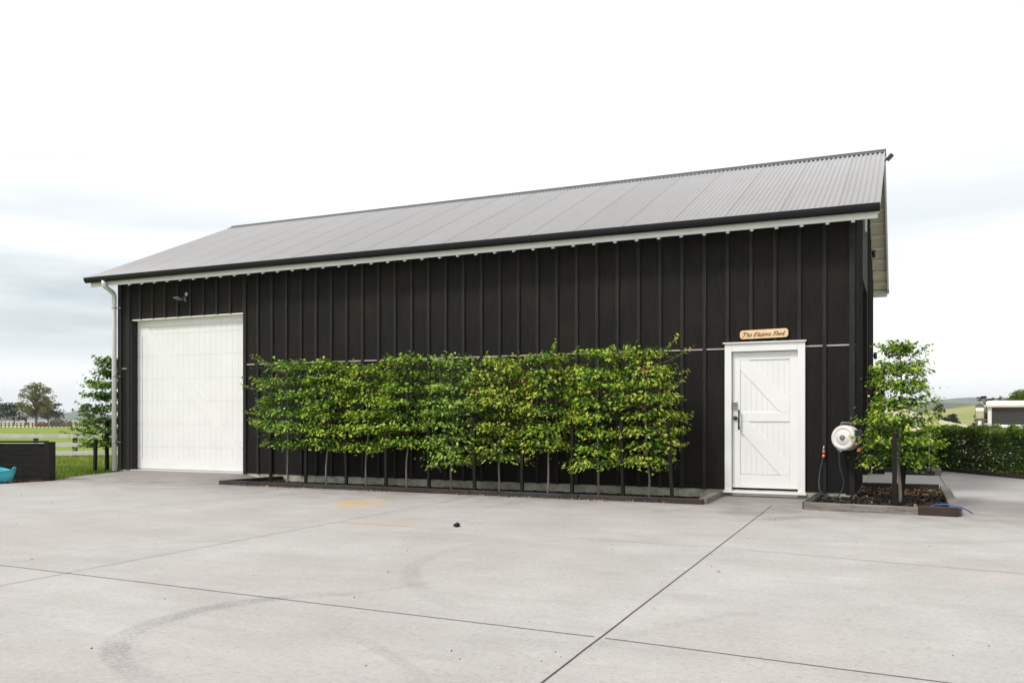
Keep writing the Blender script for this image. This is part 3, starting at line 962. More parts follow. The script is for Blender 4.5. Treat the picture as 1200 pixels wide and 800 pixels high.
for ch in 'The Elusive Shed':
    if ch == ' ': cur += .30; continue
    wd, st = GL[ch]
    for s_ in st:
        strokes.append([(cur+x+y*.26, y) for x, y in catmull(s_)])
    cur += wd+.075
tw = (cur+.15)*sizeL; scl = min(1, .60/tw)*sizeL
for s_ in strokes:
    for x, y in s_:
        for k in np.linspace(-1, 1, 9):
            a = x*scl+k*.0068*math.cos(R(38)); b = y*scl+k*.0068*math.sin(R(38))
            i = int(b/px_)+14; j = int(a/px_)+8
            img[max(0, i-1):i+2, max(0, j-1):j+1] = True
tx = MB()
wtot = (cur+.15)*scl
for i in range(img.shape[0]):
    row = img[i]; j = 0
    while j < len(row):
        if row[j]:
            k = j
            while k < len(row) and row[k]: k += 1
            xa, xb = (j-8)*px_-wtot/2, (k-8)*px_-wtot/2
            za = (i-14)*px_-.032; zb = za+px_
            tx.add([sgp(xa, za, -.0535), sgp(xb, za, -.0535), sgp(xb, zb, -.0535), sgp(xa, zb, -.0535)], [(0, 1, 2, 3)])
            j = k
        else: j += 1
tx.build('lettering', M_ink, sg)

# security light above the garage door
fl_ = thing('security_light', (-12.85, -.03, 3.40), 'small grey security light with a pale sensor on the black wall above the garage door', 'light')
b = MB(); b.box(-12.90, -12.82, -.045, -.002, 3.36, 3.44); b.tube([(-12.86, -.03, 3.38), (-12.88, -.08, 3.385)], .014, 8); b.build('bracket', M_dark, fl_)
b = MB(); b.prism([(-13.00, -.20, 3.385), (-12.87, -.19, 3.385), (-12.85, -.08, 3.35), (-12.98, -.09, 3.35)], (.0, -.01, .025)); b.build('lamp_head', M_grey, fl_, .006)
b = MB(); b.lathe([(.0, -.035), (.022, -.03), (.027, 0), (.022, .025), (0, .03)], (-12.80, -.06, 3.475), (0, 0, 1), 14); b.build('sensor', M_reel, fl_)
b = MB(); b.bar((-12.84, -.06, 3.40), (-12.76, -.12, 3.33), .035, .03); b.build('sensor_arm', M_grey, fl_, .005)
# light on the gable peak
g2 = thing('floodlight', (X1R, yr-.9, 5.30), 'small black floodlight tilted on the gable end just below the ridge', 'light')
yy = 3.0
b = MB(); b.tube([(X1R-.01, yy, zroof(yy)-.06), (X1R+.05, yy-.03, zroof(yy)-.03)], .014, 8); b.build('bracket', M_dark, g2)
b = MB(); b.bar((X1R+.035, yy-.05, zroof(yy)-.06), (X1R+.12, yy-.05, zroof(yy)+.03), .07, .035, (0, -1, 0)); b.build('lamp_head', M_dark, g2, .006)
# two small wall lights on the gable side
for yy, zz, lab in ((5.9, 4.33, 'tiny black light fitting high on the gable wall under the pale soffit'), (6.9, 2.36, 'tiny black light fitting low on the gable wall above the small tree')):
    w_ = thing('wall_light', (XR+.03, yy, zz), lab, 'light', 'small lights on the gable wall')
    b = MB(); b.box(XR+.001, XR+.03, yy-.05, yy+.05, zz-.06, zz+.06); b.build('back_plate', M_dark, w_, .004)
    b = MB(); b.tube([(XR+.075, yy, zz-.07), (XR+.075, yy, zz+.07)], .035, 12); b.box(XR+.03, XR+.06, yy-.015, yy+.015, zz-.02, zz+.02); b.build('lamp_head', M_dark, w_)
# black timber screen standing out from the gable's far end
scn = thing('timber_screen', (XR, 6.2, Gz(-.6)), 'narrow black timber screen standing out from the gable wall at its far end', 'screen')
b = MB()
for k in range(3): b.box(XR+.032+k*.075, XR+.104+k*.075, 6.3, 6.325, -.10, 2.02, 0, tone())
b.build('boards', M_blacktimber, scn)
b = MB(); b.box(XR+.03, XR+.27, 6.326, 6.38, 2.02, 2.06); b.box(XR+.03, XR+.07, 6.326, 6.38, -.11, 2.018); b.box(XR+.225, XR+.265, 6.326, 6.38, -.11, 2.018); b.build('frame', M_batt, scn)

# hose reel
hr = thing('hose_reel', (-.70, -.03, .76), 'off-white wall-mounted hose reel beside the entry door with a dark hose looping down', 'hose reel')
rcx, rcy, rcz = -.705, -.30, .775
ax = Vector((-.42, -1.0, .06)).normalized()
b = MB()
b.lathe([(.0, -.10), (.15, -.10), (.168, -.085), (.172, -.05), (.172, .05), (.168, .075), (.15, .088), (.118, .092), (.115, .085), (.108, .085), (.10, .094), (0, .098)], (rcx, rcy, rcz), ax, 40)
bd = b.build('casing', M_reel, hr)
b = MB(); b.lathe([(.0, .112), (.028, .112), (.036, .106), (.038, .096)], (rcx, rcy, rcz), ax, 20); b.build('hub', M_reelgrey, hr)
b = MB(); b.box(rcx-.045, rcx+.045, -.20, -.028, rcz-.03, rcz+.03); b.box(rcx-.06, rcx+.06, -.032, -.027, rcz-.11, rcz+.11); b.build('wall_bracket', M_reelgrey, hr, .004)
b = MB(); ha = [(rcx-.07, rcy, rcz+.155), (rcx-.05, rcy-.01, rcz+.205), (rcx+.05, rcy+.03, rcz+.205), (rcx+.07, rcy+.04, rcz+.155)]; b.tube(ha, .013, 8); b.build('carry_handle', M_reelgrey, hr)
b = MB(); b.box(rcx+.10, rcx+.20, rcy-.10, rcy+.06, rcz+.03, rcz+.11); b.build('hose_outlet', M_dark, hr, .008)
b = MB(); b.prism([(rcx-.12, rcy+.02, rcz-.15), (rcx-.03, rcy+.02, rcz-.165), (rcx-.08, rcy+.02, rcz-.20)], (0, .04, 0)); b.build('stand_foot', M_reel, hr)
def smooth_path(ps, n=8): return [tuple(q) for q in catmull(ps, n)]
b = MB()
b.tube(smooth_path([(rcx-.09, rcy+.02, rcz-.17), (rcx-.075, rcy+.03, rcz-.40), (rcx-.03, -.22, rcz-.62), (-.80, -.22, -.02), (-.87, -.22, -.055), (-.95, -.21, -.05), (-1.05, -.18, .06), (-1.055, -.09, .28), (-1.01, -.06, .50)]), .0085, 10)
b.build('hose', M_hose, hr)
b = MB(); b.tube([(-1.01, -.06, .49), (-1.006, -.06, .535)], .02, 12); b.tube([(-1.006, -.06, .56), (-1.004, -.06, .585)], .021, 12); b.build('hose_connector', M_orange, hr)
b = MB(); b.tube([(-1.006, -.06, .53), (-1.004, -.06, .625), (-1.003, -.06, .66)], [.014, .015, .009], 10); b.box(-1.022, -.99, -.058, -.028, .60, .63); b.build('nozzle', M_grey, hr)
b = MB(); b.tube(smooth_path([(rcx+.12, rcy-.12, rcz+.07), (rcx+.15, rcy-.13, rcz-.02), (rcx+.14, rcy-.14, rcz-.09), (rcx+.17, rcy-.13, rcz-.15)]), .014, 10); b.build('feed_hose', M_hose, hr)
b = MB(); b.tube([(rcx+.145, rcy-.14, rcz-.06), (rcx+.14, rcy-.14, rcz-.10)], .021, 12); b.tube([(rcx+.155, rcy-.14, rcz-.155), (rcx+.19, rcy-.13, rcz-.165)], .026, 12); b.build('feed_connector', M_orange, hr)

# ================================================================== garden beds
def sleeper(mb_, a, b, w=.10, h=.115, z0=None, att=.5):
    za = (Gz(a[0]) if z0 is None else z0); zb = (Gz(b[0]) if z0 is None else z0)
    mb_.bar((a[0], a[1], za+h/2-.005), (b[0], b[1], zb+h/2-.005), w, h, (0, 0, 1), 0, att)
def lerp2(a, b, k): return (a[0]+(b[0]-a[0])*k, a[1]+(b[1]-a[1])*k)
edg = thing('bed_edging', (-6.3, -1.7, Gz(-6.3)), 'long weathered dark timber sleeper border around the hornbeam bed', 'edging')
A_, B_ = (-10.72, -1.36), (-2.40, -1.42)
cuts = [0, .215, .40, .585, .79, .93, 1]
for i in range(len(cuts)-1):
    b = MB(); a0_ = lerp2(A_, B_, cuts[i]+.0006); b0_ = lerp2(A_, B_, cuts[i+1]-.0006)
    sleeper(b, a0_, (b0_[0], b0_[1]+rng.normal()*.006), .10, .072)
    b.build('sleeper', [M_sleeper, M_sleeper, M_sleepertop, M_sleeper, M_sleeper, M_sleepertop][i], edg, .008)
b = MB(); sleeper(b, (-10.68, -1.30), (-10.50, -.02), .10, .072); b.build('sleeper', M_sleeper, edg, .008)
b = MB(); sleeper(b, (-2.42, -1.36), (-2.45, -.03), .11, .08); b.build('sleeper', M_sleeperpale, edg, .008)
edg2 = thing('bed_edging', (-.2, -.8, Gz(-.2)), 'greyed timber sleeper border around the corner tree bed', 'edging')
b = MB(); sleeper(b, (-1.12, -1.52), (.17, -1.61), .10, .095); b.build('sleeper', M_sleeperpale, edg2, .008)
b = MB(); sleeper(b, (.172, -1.611), (.59, -1.64), .10, .11); b.build('sleeper', M_sleepertop, edg2, .008)
b = MB(); sleeper(b, (.57, -1.57), (.585, 2.05), .12, .10); b.build('sleeper', M_sleeperpale, edg2, .008)
b = MB(); sleeper(b, (-.58, 1.98), (.51, 2.0), .11, .12); b.build('sleeper', M_sleeper, edg2, .008)
b = MB(); sleeper(b, (-1.10, -1.46), (-1.06, -.03), .10, .09); b.build('sleeper', M_sleeper, edg2, .008)
edg3 = thing('bed_edging', (0, 7.2, Gz(0)), 'low dark timber border of the bed below the hedge behind the shed', 'edging')
b = MB(); sleeper(b, (-.55, 7.10), (.06, 7.10), .14, .10); b.build('sleeper', M_sleeper, edg3, .008)
b = MB(); sleeper(b, (.0, 6.32), (.58, 6.30), .14, .09); b.build('sleeper', M_sleeper, edg3, .008)
b = MB(); sleeper(b, (.62, 6.30), (.64, 7.6), .16, .10); b.build('sleeper', M_sleeperpale, edg3, .008)
edg4 = thing('hedge_kerb', (2.4, 6.5, Gz(2.4)), 'thin brown timber kerb along the foot of the clipped hedge', 'kerb')
kp_ = [(.69, 8.12), (1.37, 7.0), (2.06, 5.83), (3.1, 4.1), (4.3, 2.1)]
for a, c_ in zip(kp_[:-1], kp_[1:]):
    b = MB(); sleeper(b, a, c_, .07, .08); b.build('board', M_sleepertop, edg4, .006)

def chips(name, poly, n, zfun, size, material, seed, label, tone_fn=None, zj=.025):
    r = np.random.default_rng(seed)
    P_ = np.array(poly); lo = P_.min(0); hi = P_.max(0)
    def inside(q):
        c_ = np.zeros(len(q), bool); j = len(P_)-1
        for i in range(len(P_)):
            a = P_[i]; b = P_[j]
            cond = ((a[1] > q[:, 1]) != (b[1] > q[:, 1]))
            xx = (b[0]-a[0])*(q[:, 1]-a[1])/(b[1]-a[1]+1e-12)+a[0]
            c_ ^= cond & (q[:, 0] < xx); j = i
        return c_
    q = r.uniform(lo, hi, (n*3, 2)); q = q[inside(q)][:n]
    C = np.c_[q, zfun(q[:, 0])+r.uniform(.0, zj, len(q))]
    tn = r.beta(1.4, 2.6, len(q)) if tone_fn is None else tone_fn(r, q)
    b = MB()
    b.prism([(x, y, float(zfun(np.array(x)))) for x, y in poly], (0, 0, -.03), 0, .12)
    base = b.build(name, material)
    lf = leaves(C, size, tilt=.55, aspect=.55, seed=seed, tone=tn, mat_=material, name='chips', fold=.1)
    prop(base, label, 'mulch', kind='stuff')
    lf.parent = base; lf['kind'] = 'stuff'
    return base
chips('mulch', [(-10.63, -1.30), (-2.48, -1.36), (-2.51, .0), (-10.45, .0)], 5200, lambda x: Gz(x)-.032, .04, M_mulch, 21, 'dark bark mulch with fallen leaves in the long hornbeam bed', None, .006)
def tn2(r, q):
    k = r.beta(1.3, 2.6, len(q)); edge = (q[:, 1] > .6) | (r.uniform(size=len(q)) < .12)
    return np.where(edge & (r.uniform(size=len(q)) < .5), r.uniform(.75, 1, len(q)), k)
chips('mulch', [(-1.06, -1.46), (.51, -1.56), (.52, 1.92), (-.585, 1.92), (-.585, -.02), (-1.02, -.02)], 5600, lambda x: Gz(x)+.03, .05, M_mulch, 22, 'dark bark mulch with orange leaves in the corner tree bed', tn2)
chips('mulch', [(-.55, 7.17), (.02, 7.17), (.05, 6.4), (.54, 6.4), (.55, 9.3), (-.55, 9.3)], 900, lambda x: Gz(x)+.03, .05, M_mulch, 23, 'dark mulch under the hedge behind the shed')
# fallen leaves along the borders
r = np.random.default_rng(5)
k = r.beta(1, 1, 420); q = np.c_[A_[0]+(B_[0]-A_[0])*k, A_[1]+(B_[1]-A_[1])*k-.06-np.abs(r.normal(0, .07, 420))]
q = q[(np.sin(q[:, 0]*3.1)+np.sin(q[:, 0]*1.3+1)+r.normal(0, .5, 420)) > .1]
extra = np.c_[r.uniform(-12, 4, 7), r.uniform(-7, -1.7, 7)]
q = np.r_[q, extra]
C = np.c_[q, Gz(q[:, 0])+.012]
lo_ = leaves(C, .045, tilt=.25, seed=6, mat_=M_litter, name='fallen_leaves', tone=r.uniform(size=len(q)), fold=.2)
prop(lo_, 'scattered dry orange leaves on the concrete along the sleeper border', 'leaves', kind='stuff')
# small specks of grit on the slab
r = np.random.default_rng(15)
gm = MB()
for i in range(130):
    x, y = r.uniform(-12, 5), r.uniform(-11.5, -2)
    s_ = r.uniform(.003, .008)
    gm.add([(x+s_*math.cos(k*2.1+i), y+s_*math.sin(k*2.1+i), Gz(x)) for k in range(3)]+[(x, y, Gz(x)+s_)], [(0, 1, 3), (1, 2, 3), (2, 0, 3)])
prop(gm.build('grit', M_dark), 'dark grit specks scattered over the pale concrete', 'grit', kind='stuff')
# soil clod
cl = bmesh.new(); bmesh.ops.create_icosphere(cl, subdivisions=3, radius=.045)
for v in cl.verts:
    d = v.co.normalized(); kx = 1+.22*math.sin(d.x*5+1)+.18*math.sin(d.y*7+2)+.12*math.sin(d.z*9)
    v.co = Vector((d.x*.036*kx, d.y*.03*kx, d.z*.022*kx+.018))
me = bpy.data.meshes.new('soil_clod'); cl.to_mesh(me); cl.free(); me.materials.append(M_mulch)
o = bpy.data.objects.new('soil_clod', me); COL.objects.link(o); o.location = (-4.25, -4.86, Gz(-4.25)); prop(o, 'small dark clod of soil alone on the pale concrete', 'clod')
# blue pipe end
b = MB(); zb = Gz(.4)+.125
b.tube(smooth_path([(.26, -1.38, zb-.06), (.38, -1.50, zb-.005), (.50, -1.56, zb+.0), (.62, -1.60, zb-.02), (.74, -1.53, zb-.09)]), .008, 10)
o = b.build('water_pipe', M_blue); prop(o, 'short bright blue plastic pipe lying over the corner of the tree bed border', 'pipe')

# ================================================================== hornbeams
def spray_points(r, n, cx, cy, z, length, ang, depth, drop, leaf):
    """points along one near-horizontal branch spray"""
    k = np.sqrt(r.uniform(.02, 1, n))
    spread = (.05+.22*k*(1.15-k))*depth
    side = r.normal(0, 1, n)*spread
    ca, sa = math.cos(ang), math.sin(ang)
    x = cx+ca*k*length-sa*side
    y = cy+sa*k*length+ca*side
    zz = z+drop*k*k+r.normal(0, .030, n)
    return np.c_[x, y, zz], k

def hornbeam(base, z_lo, z_hi, half_w, half_d, nspray, perspray, seed, label, group, name='hornbeam', material=M_leaf, taper=0, lean=0.0, tone_shift=0, trunk_r=.017, leaf=.062, kmin=.7, depth_of_spray=1.0, trunk_mat=None, brown=0, shoots=4, shoot_dir=None):
    r = np.random.default_rng(seed)
    root = thing(name, base, label, 'tree', group)
    bx, by, bz = base
    tb = MB()
    pts = wiggle_line((bx, by, bz-.03), (bx+lean, by, z_hi-.08), 12, .022, r)
    tb.tube(pts, [trunk_r*(1-.6*i/12) for i in range(13)], 9)
    C = []; DR = []; KK = []
    levels = np.linspace(z_lo, z_hi, max(6, int((z_hi-z_lo)/r.uniform(.16, .20))))
    levels = levels + r.uniform(-.035, .035)*(taper == 0)
    for i in range(nspray):
        lv = levels[i % len(levels)]+r.normal(0, .03)
        h = np.clip((lv-z_lo)/(z_hi-z_lo), 0, 1)
        shape = 1-taper*h**1.2
        if taper == 0: shape = (.76+.30*math.sin(math.pi*min(1, .12+h*.80)))*(1-.30*h**5)
        else: shape -= .16*h**8
        ang = r.uniform(0, 2*math.pi)
        ca, sa = math.cos(ang), math.sin(ang)
        rad = 1/math.sqrt((ca/(half_w*shape))**2+(sa/(half_d*shape))**2)
        length = rad*r.uniform(kmin, 1.14)*(1+.12*math.sin(lv*9+seed))
        cx = bx+lean*(lv-bz)/(z_hi-bz); cy = by
        dz = r.uniform(-.11, .08)
        pp, kk = spray_points(r, int(perspray*(.5+.7*length/half_w)), cx, cy, lv, length, ang, 1.5*depth_of_spray, dz, leaf)
        C.append(pp); KK.append(kk); DR.append(np.tile([ca, sa, -.45], (len(pp), 1)))
        if i % 2 == 0:
            e = (cx+ca*length*.93, cy+sa*length*.93, lv+dz*.8)
            tb.tube([(cx, cy, lv-.06), ((cx+e[0])/2, (cy+e[1])/2, lv-.015), e], [.007, .005, .002], 5)
    # loose shoots sticking out of the crown
    for _ in range(shoots):
        lv = r.uniform(z_lo+.1, z_hi); h = (lv-z_lo)/(z_hi-z_lo)
        ang = r.uniform(0, 2*math.pi) if shoot_dir is None else r.normal(shoot_dir, .45)
        sh = (1-taper*h**1.2) if taper else 1.0
        ln = half_w*sh*r.uniform(1.08, 1.32); up_ = r.uniform(.05, .28)*ln+(.12 if h > .85 else 0)
        m_ = 22
        k = np.linspace(.45, 1, m_)+r.normal(0, .012, m_)
        sp3 = np.c_[bx+lean+np.cos(ang)*ln*k, by+np.sin(ang)*ln*k, lv+up_*k*k]+r.normal(0, .016, (m_, 3))
        C.append(sp3); KK.append(k*1.1); DR.append(np.tile([np.cos(ang), np.sin(ang), .1], (m_, 1)))
        tb.tube([(bx+lean, by, lv-.05), (bx+lean+math.cos(ang)*ln*.5, by+math.sin(ang)*ln*.5, lv+up_*.25), (bx+lean+math.cos(ang)*ln, by+math.sin(ang)*ln, lv+up_)], [.006, .004, .0015], 5)
    # inner leaves on the tiers
    m_ = int(nspray*perspray*.22)
    q = r.normal(0, .45, (m_, 2)); lvi = levels[r.integers(0, len(levels), m_)]; hh = np.clip((lvi-z_lo)/(z_hi-z_lo), 0, 1)
    sc_ = (1-taper*hh**1.2)
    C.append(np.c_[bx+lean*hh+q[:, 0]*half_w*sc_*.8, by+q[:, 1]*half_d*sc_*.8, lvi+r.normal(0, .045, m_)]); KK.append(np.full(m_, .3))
    DR.append(r.normal(size=(m_, 3)))
    C = np.concatenate(C); DR = np.concatenate(DR); KK = np.concatenate(KK)
    n = len(C)
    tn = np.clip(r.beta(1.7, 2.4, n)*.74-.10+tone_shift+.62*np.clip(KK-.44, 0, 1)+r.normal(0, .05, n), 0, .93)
    tb.build('trunk', trunk_mat or M_bark, root)
    # a few browned twigs
    for _ in range(brown):
        c0 = C[r.integers(n)]; dd = np.linalg.norm((C-c0)*np.array([1, 1, 1.6]), axis=1)
        tn[dd < .09] = r.uniform(.94, 1)
    UP = np.c_[(C[:, 0]-bx), (C[:, 1]-by), np.zeros(n)]; UP /= (np.linalg.norm(UP, axis=1)+.12)[:, None]; UP *= .85
    cr_ = leaves(C, leaf, tilt=.42, seed=seed+1, tone=tn, mat_=material, name='crown', parent=root, dirs=DR, up=UP)
    return root
row = [(x, -.75+.02*math.sin(x*3), -.12) for x in (-9.78, -8.93, -8.15, -7.36, -6.52, -5.70, -4.88, -4.09, -3.32)]
rowlab = ['hornbeam nearest the garage door, deep green with loose shoots at left',
          'second hornbeam from the garage door, pale crooked trunk and dark green leaves',
          'third hornbeam from the garage door, flat yellow-green tiers and a bowed trunk',
          'fourth hornbeam from the garage door, plain green, slightly taller than its left neighbour',
          'middle hornbeam of the nine, hanging lowest with a blue-green crown',
          'hornbeam just right of the middle of the row, yellowest leaves and browned twigs',
          'third hornbeam from the entry door, yellow top with browned tips',
          'second hornbeam from the entry door, tall lime crown reaching above the flashing line',
          'hornbeam nearest the entry door, leaning trunk, loose shoots at right']
spec = [ # z_lo z_hi half_w material lean shift
    (.62, 1.93, .66, M_leafdeep, -.02, .12, 0), (.66, 1.97, .49, M_leaf, .02, -.02, 0), (.58, 1.86, .50, M_leaf, 0, .06, 0),
    (.66, 1.95, .50, M_leaf, .0, -.02, 0), (.36, 1.92, .53, M_leafdeep, 0, .20, 1), (.48, 1.92, .51, M_leafyel, 0, .02, 3),
    (.62, 1.92, .50, M_leafyel, 0, -.02, 2), (.40, 2.0, .53, M_leaf, 0, .07, 1), (.42, 1.95, .52, M_leafyel, -.06, -.01, 1)]
for i, (b_, s_) in enumerate(zip(row, spec)):
    hornbeam(b_, s_[0], s_[1], s_[2], .42, 96, 38, 100+i*7, rowlab[i], 'hornbeams in a row against the black wall', material=s_[3], lean=s_[4], tone_shift=s_[5], brown=s_[6], leaf=.060, shoots=[9, 4, 2, 4, 3, 3, 3, 5, 12][i], shoot_dir=[math.pi, None, None, None, None, None, None, None, 0][i])
# stakes between them
stk = [-9.975, -9.23, -8.40, -7.63, -6.83, -6.02, -5.22, -4.42, -3.644, -2.93]
ords = ['first', 'second', 'third', 'fourth', 'fifth', 'sixth', 'seventh', 'eighth', 'ninth', 'last']
proto = None
for i, x in enumerate(stk):
    y = -.95
    lab = f'{ords[i]} square black stake from the garage door end of the hornbeam row'
    if i == 9: lab = 'leaning square black stake at the entry door end of the hornbeam row'
    if proto is None:
        b = MB(); b.box(-.023, .023, -.023, .023, -.05, 1.16)
        proto = b.build('wooden_stake', M_stake, None, .003); o = proto
    else:
        o = proto.copy(); COL.objects.link(o)
    o.location = (x, y, Gz(x)-.03)
    o.rotation_euler = (0, R([0, 1, -.6, .4, 0, -.5, 0, .6, -1.2, -3.2][i]), R(rng.uniform(-10, 10)))
    prop(o, lab, 'stake', 'black stakes along the hornbeam row')

# corner tree with its two stakes
hornbeam((-.03, -.55, Gz(0)+.03), .52, 1.94, .57, .55, 130, 40, 301, 'young pyramid-shaped hornbeam with long side shoots in the bed at the shed corner', None, taper=.62, trunk_r=.022, tone_shift=-.02, material=M_leaf, brown=2, shoots=24, leaf=.052)
def stake(x, y, z0, x1, y1, z1, w, label, group=None):
    b = MB(); b.bar((x, y, z0), (x1, y1, z1), w, w, (0, 1, 0))
    o = b.build('wooden_stake', M_stake, None, .003, loc=(x, y, z0)); return prop(o, label, 'stake', group)
stake(-.092, -1.04, Gz(0)+.02, -.092, -1.04, .84, .058, 'upright square black stake in front of the corner tree')
stake(-.03, -.28, Gz(0)+.02, .05, -.28, 1.0, .085, 'thick black stake leaning right behind the corner tree')

# hornbeam past the far corner
hornbeam((-15.50, .55, -.16), .52, 2.25, .80, .72, 105, 42, 401, 'dark green hornbeam half hidden behind the downpipe at the far shed corner', None, taper=.55, trunk_r=.03, material=M_leafdeep, tone_shift=.0, leaf=.075, shoots=26, shoot_dir=math.pi)
stake(-15.15, -.20, -.16, -15.13, -.20, .62, .058, 'thin black stake in the grass left of the downpipe')
stake(-15.50, .40, -.2, -15.52, .40, 1.0, .06, 'black stake close behind the white downpipe')

# ================================================================== hedge and beyond on the right
def hedge(name, path, width, z0, z1, n, seed, label, gaps=()):
    r = np.random.default_rng(seed)
    root = thing(name, (path[0][0], path[0][1], z0), label, 'hedge')
    P_ = np.array(path); seg = np.diff(P_, axis=0); ln = np.linalg.norm(seg, axis=1); cum = np.r_[0, np.cumsum(ln)]
    s_ = r.uniform(0, cum[-1], n)
    i = np.clip(np.searchsorted(cum, s_)-1, 0, len(seg)-1)
    base = P_[i]+seg[i]*((s_-cum[i])/ln[i])[:, None]
    nn = np.c_[-seg[i][:, 1], seg[i][:, 0]]/ln[i][:, None]
    # mostly in a shell near front, top
    kind = r.uniform(size=n)
    v = np.where(kind < .55, -1+np.abs(r.normal(0, .18, n)), r.uniform(-1, 1, n))
    h = np.where((kind > .55) & (kind < .8), 1-np.abs(r.normal(0, .07, n)), r.uniform(0, 1, n))
    lump = 1+.10*np.sin(s_*4.3+1)*np.sin(h*5+s_)+.06*np.sin(s_*9.1)
    tl = .045*np.sin(s_*5.0)+.03*np.sin(s_*11+2)+r.normal(0, .015, n)
    pos = base-nn*(-v*width/2*lump)[:, None]*-1
    z = z0+(z1-z0)*h+tl*h
    C = np.c_[pos, z]
    keep = np.ones(n, bool)
    for g0, g1, h0, h1 in gaps:
        keep &= ~((s_ > g0) & (s_ < g1) & (h > h0) & (h < h1))
    C = C[keep]; v = v[keep]; h = h[keep]; s2 = s_[keep]
    up = np.c_[nn[keep]*(v*.9)[:, None], np.zeros(len(C))]
    tn = np.clip(r.beta(2, 2.3, len(C))*.95+.30*sstep(.75, 1.0, h)+.08*np.sin(s2*3.3), 0, 1)
    leaves(C, .062, up=up, tilt=.6, seed=seed+1, tone=tn, mat_=M_hedge, name='foliage', parent=root, aspect=.5)
    st = MB()
    for k in np.arange(.2, cum[-1], .45):
        j = min(np.searchsorted(cum, k)-1, len(seg)-1); j = max(j, 0)
        q = P_[j]+seg[j]*((k-cum[j])/ln[j])
        x, y = q+r.normal(0, .04, 2)
        st.tube(wiggle_line((x, y, z0-.05), (x+r.normal()*.05, y+r.normal()*.05, z1-.15), 6, .03, r), [.018, .017, .015, .013, .011, .009, .006], 6)
        for _ in range(10):
            zz = r.uniform(z0+.1, z1-.1); a = r.uniform(0, 6.28)
            st.tube([(x, y, zz), (x+math.cos(a)*.28, y+math.sin(a)*.28, zz+.14)], [.007, .003], 4)
    st.build('stems', M_bark2, root)
    return root
hedge('hedge', [(.62, 8.75), (1.66, 7.18), (2.35, 6.0), (3.4, 4.25), (4.6, 2.25)], .58, Gz(1.5)-.02, .83, 52000, 501, 'clipped glossy green hedge beside the concrete with a gap near its right end', gaps=((2.90, 3.0, .38, .68),))
hedge('hedge', [(-.62, 8.05), (-.1, 8.0), (.5, 8.05), (.95, 8.2)], .6, Gz(0), .80, 20000, 503, 'darker stretch of hedge behind the corner tree bed')
# thin pale stems of young plants in front of the back hedge
for x, y, lab in ((-.40, 7.55, 'thin pale sapling stem in the bed behind the shed, nearer the wall'), (.50, 7.25, 'thin pale sapling stem at the right end of the bed behind the shed')):
    rt = thing('sapling', (x, y, Gz(x)), lab, 'sapling', 'saplings in the back bed')
    b = MB(); b.tube(wiggle_line((x, y, Gz(x)), (x+.03, y, .75), 8, .01, rng), .012, 7); b.build('trunk', M_rail, rt)
    r = np.random.default_rng(int(x*100)+900)
    C = np.array([x, y, .55])+r.normal(0, 1, (160, 3))*np.array([.16, .14, .14])
    leaves(C, .06, seed=7, mat_=M_leaf, name='crown', parent=rt, tilt=.5)

# motorhome beyond the hedge
def at_px(px, D): return world_XD((px-600)/1012*D, D)
def zpx(py, D): return 1.04+(490-py)/1012*D
Dv = 28.0
vx, vy = at_px(1213, Dv)
mh = thing('motorhome', (vx, vy, -.75), 'white motorhome with dark windscreen and a big side mirror parked behind the hedge', 'motorhome')
ex0 = Vector((cY, sY, 0)); ey0 = Vector((-sY, cY, 0)); O = Vector((vx, vy, 0))
ex = (ex0*1.0-ey0*.62).normalized(); ey = Vector((-ex.y, ex.x, 0))
def mp_(a, b, z): q = O+ex*a+ey*b; return (q.x, q.y, z)
def mbox(mb_, a0, a1, b0, b1, z0, z1):
    v = [mp_(a, b, z) for z in (z0, z1) for a, b in ((a0, b0), (a1, b0), (a1, b1), (a0, b1))]
    mb_.add(v, [(0, 3, 2, 1), (4, 5, 6, 7), (0, 1, 5, 4), (1, 2, 6, 5), (2, 3, 7, 6), (3, 0, 4, 7)])
aL = -1.35
zt, zs0, zs1, zb1 = zpx(469, Dv), zpx(477, Dv), zpx(497.5, Dv), zpx(500, Dv)
b = MB(); mbox(b, aL, -aL, 0, 5.5, -.30, zs1-.002); mbox(b, aL, aL+.12, 0, .12, zs1, zs0); mbox(b, -aL-.12, -aL, 0, .12, zs1, zs0); mbox(b, aL, -aL, .13, 5.5, zs1, zs0)
body = b.build('body', M_white, mh, .03)
b = MB(); mbox(b, aL-.05, -aL+.05, -.12, 5.55, zs0+.003, zt); b.build('roof', M_white, mh, .06)
b = MB(); mbox(b, aL+.125, -aL-.125, .05, .10, zs1+.003, zs0-.003); b.build('windscreen', simple('tinted windscreen', (.045, .045, .043), .25), mh)
b = MB(); mbox(b, aL+.14, -aL-.14, -.03, -.004, -.05, zb1-.03); b.build('grille', M_dark, mh, .02)
b = MB(); mbox(b, aL+.02, -aL-.02, -.10, -.01, -.40, -.08); b.build('bumper', M_white, mh, .03)
for a in (aL+.10, -aL-.32):
    for bb in (.9, 4.3):
        w_ = MB(); c_ = Vector(mp_(a+.11, bb, -.44)); w_.lathe([(.0, -.10), (.24, -.10), (.31, -.08), (.33, 0), (.31, .08), (.24, .10), (0, .10)], c_, ex, 24); w_.build('wheel', M_dark, mh)
zm0, zm1 = zpx(501, Dv), zpx(472, Dv)
am = aL-.22
b = MB()
prof = []
hw = .135
for k in range(13):
    a = math.pi*k/12; prof.append((am+hw*math.cos(a), zm1-hw+hw*math.sin(a)))
prof += [(am-hw, zm0+.06), (am-hw+.04, zm0), (am+hw-.04, zm0), (am+hw, zm0+.06)]
b.prism([mp_(a, -.20, z) for a, z in prof], tuple(ey*.10))
mi = b.build('side_mirror', simple('grey mirror shell', (.10, .10, .09), .5), mh, .012)
m = simple('tan mirror reflection', (.42, .38, .25), .4)  # flat tan painted in for the grass the mirror reflects
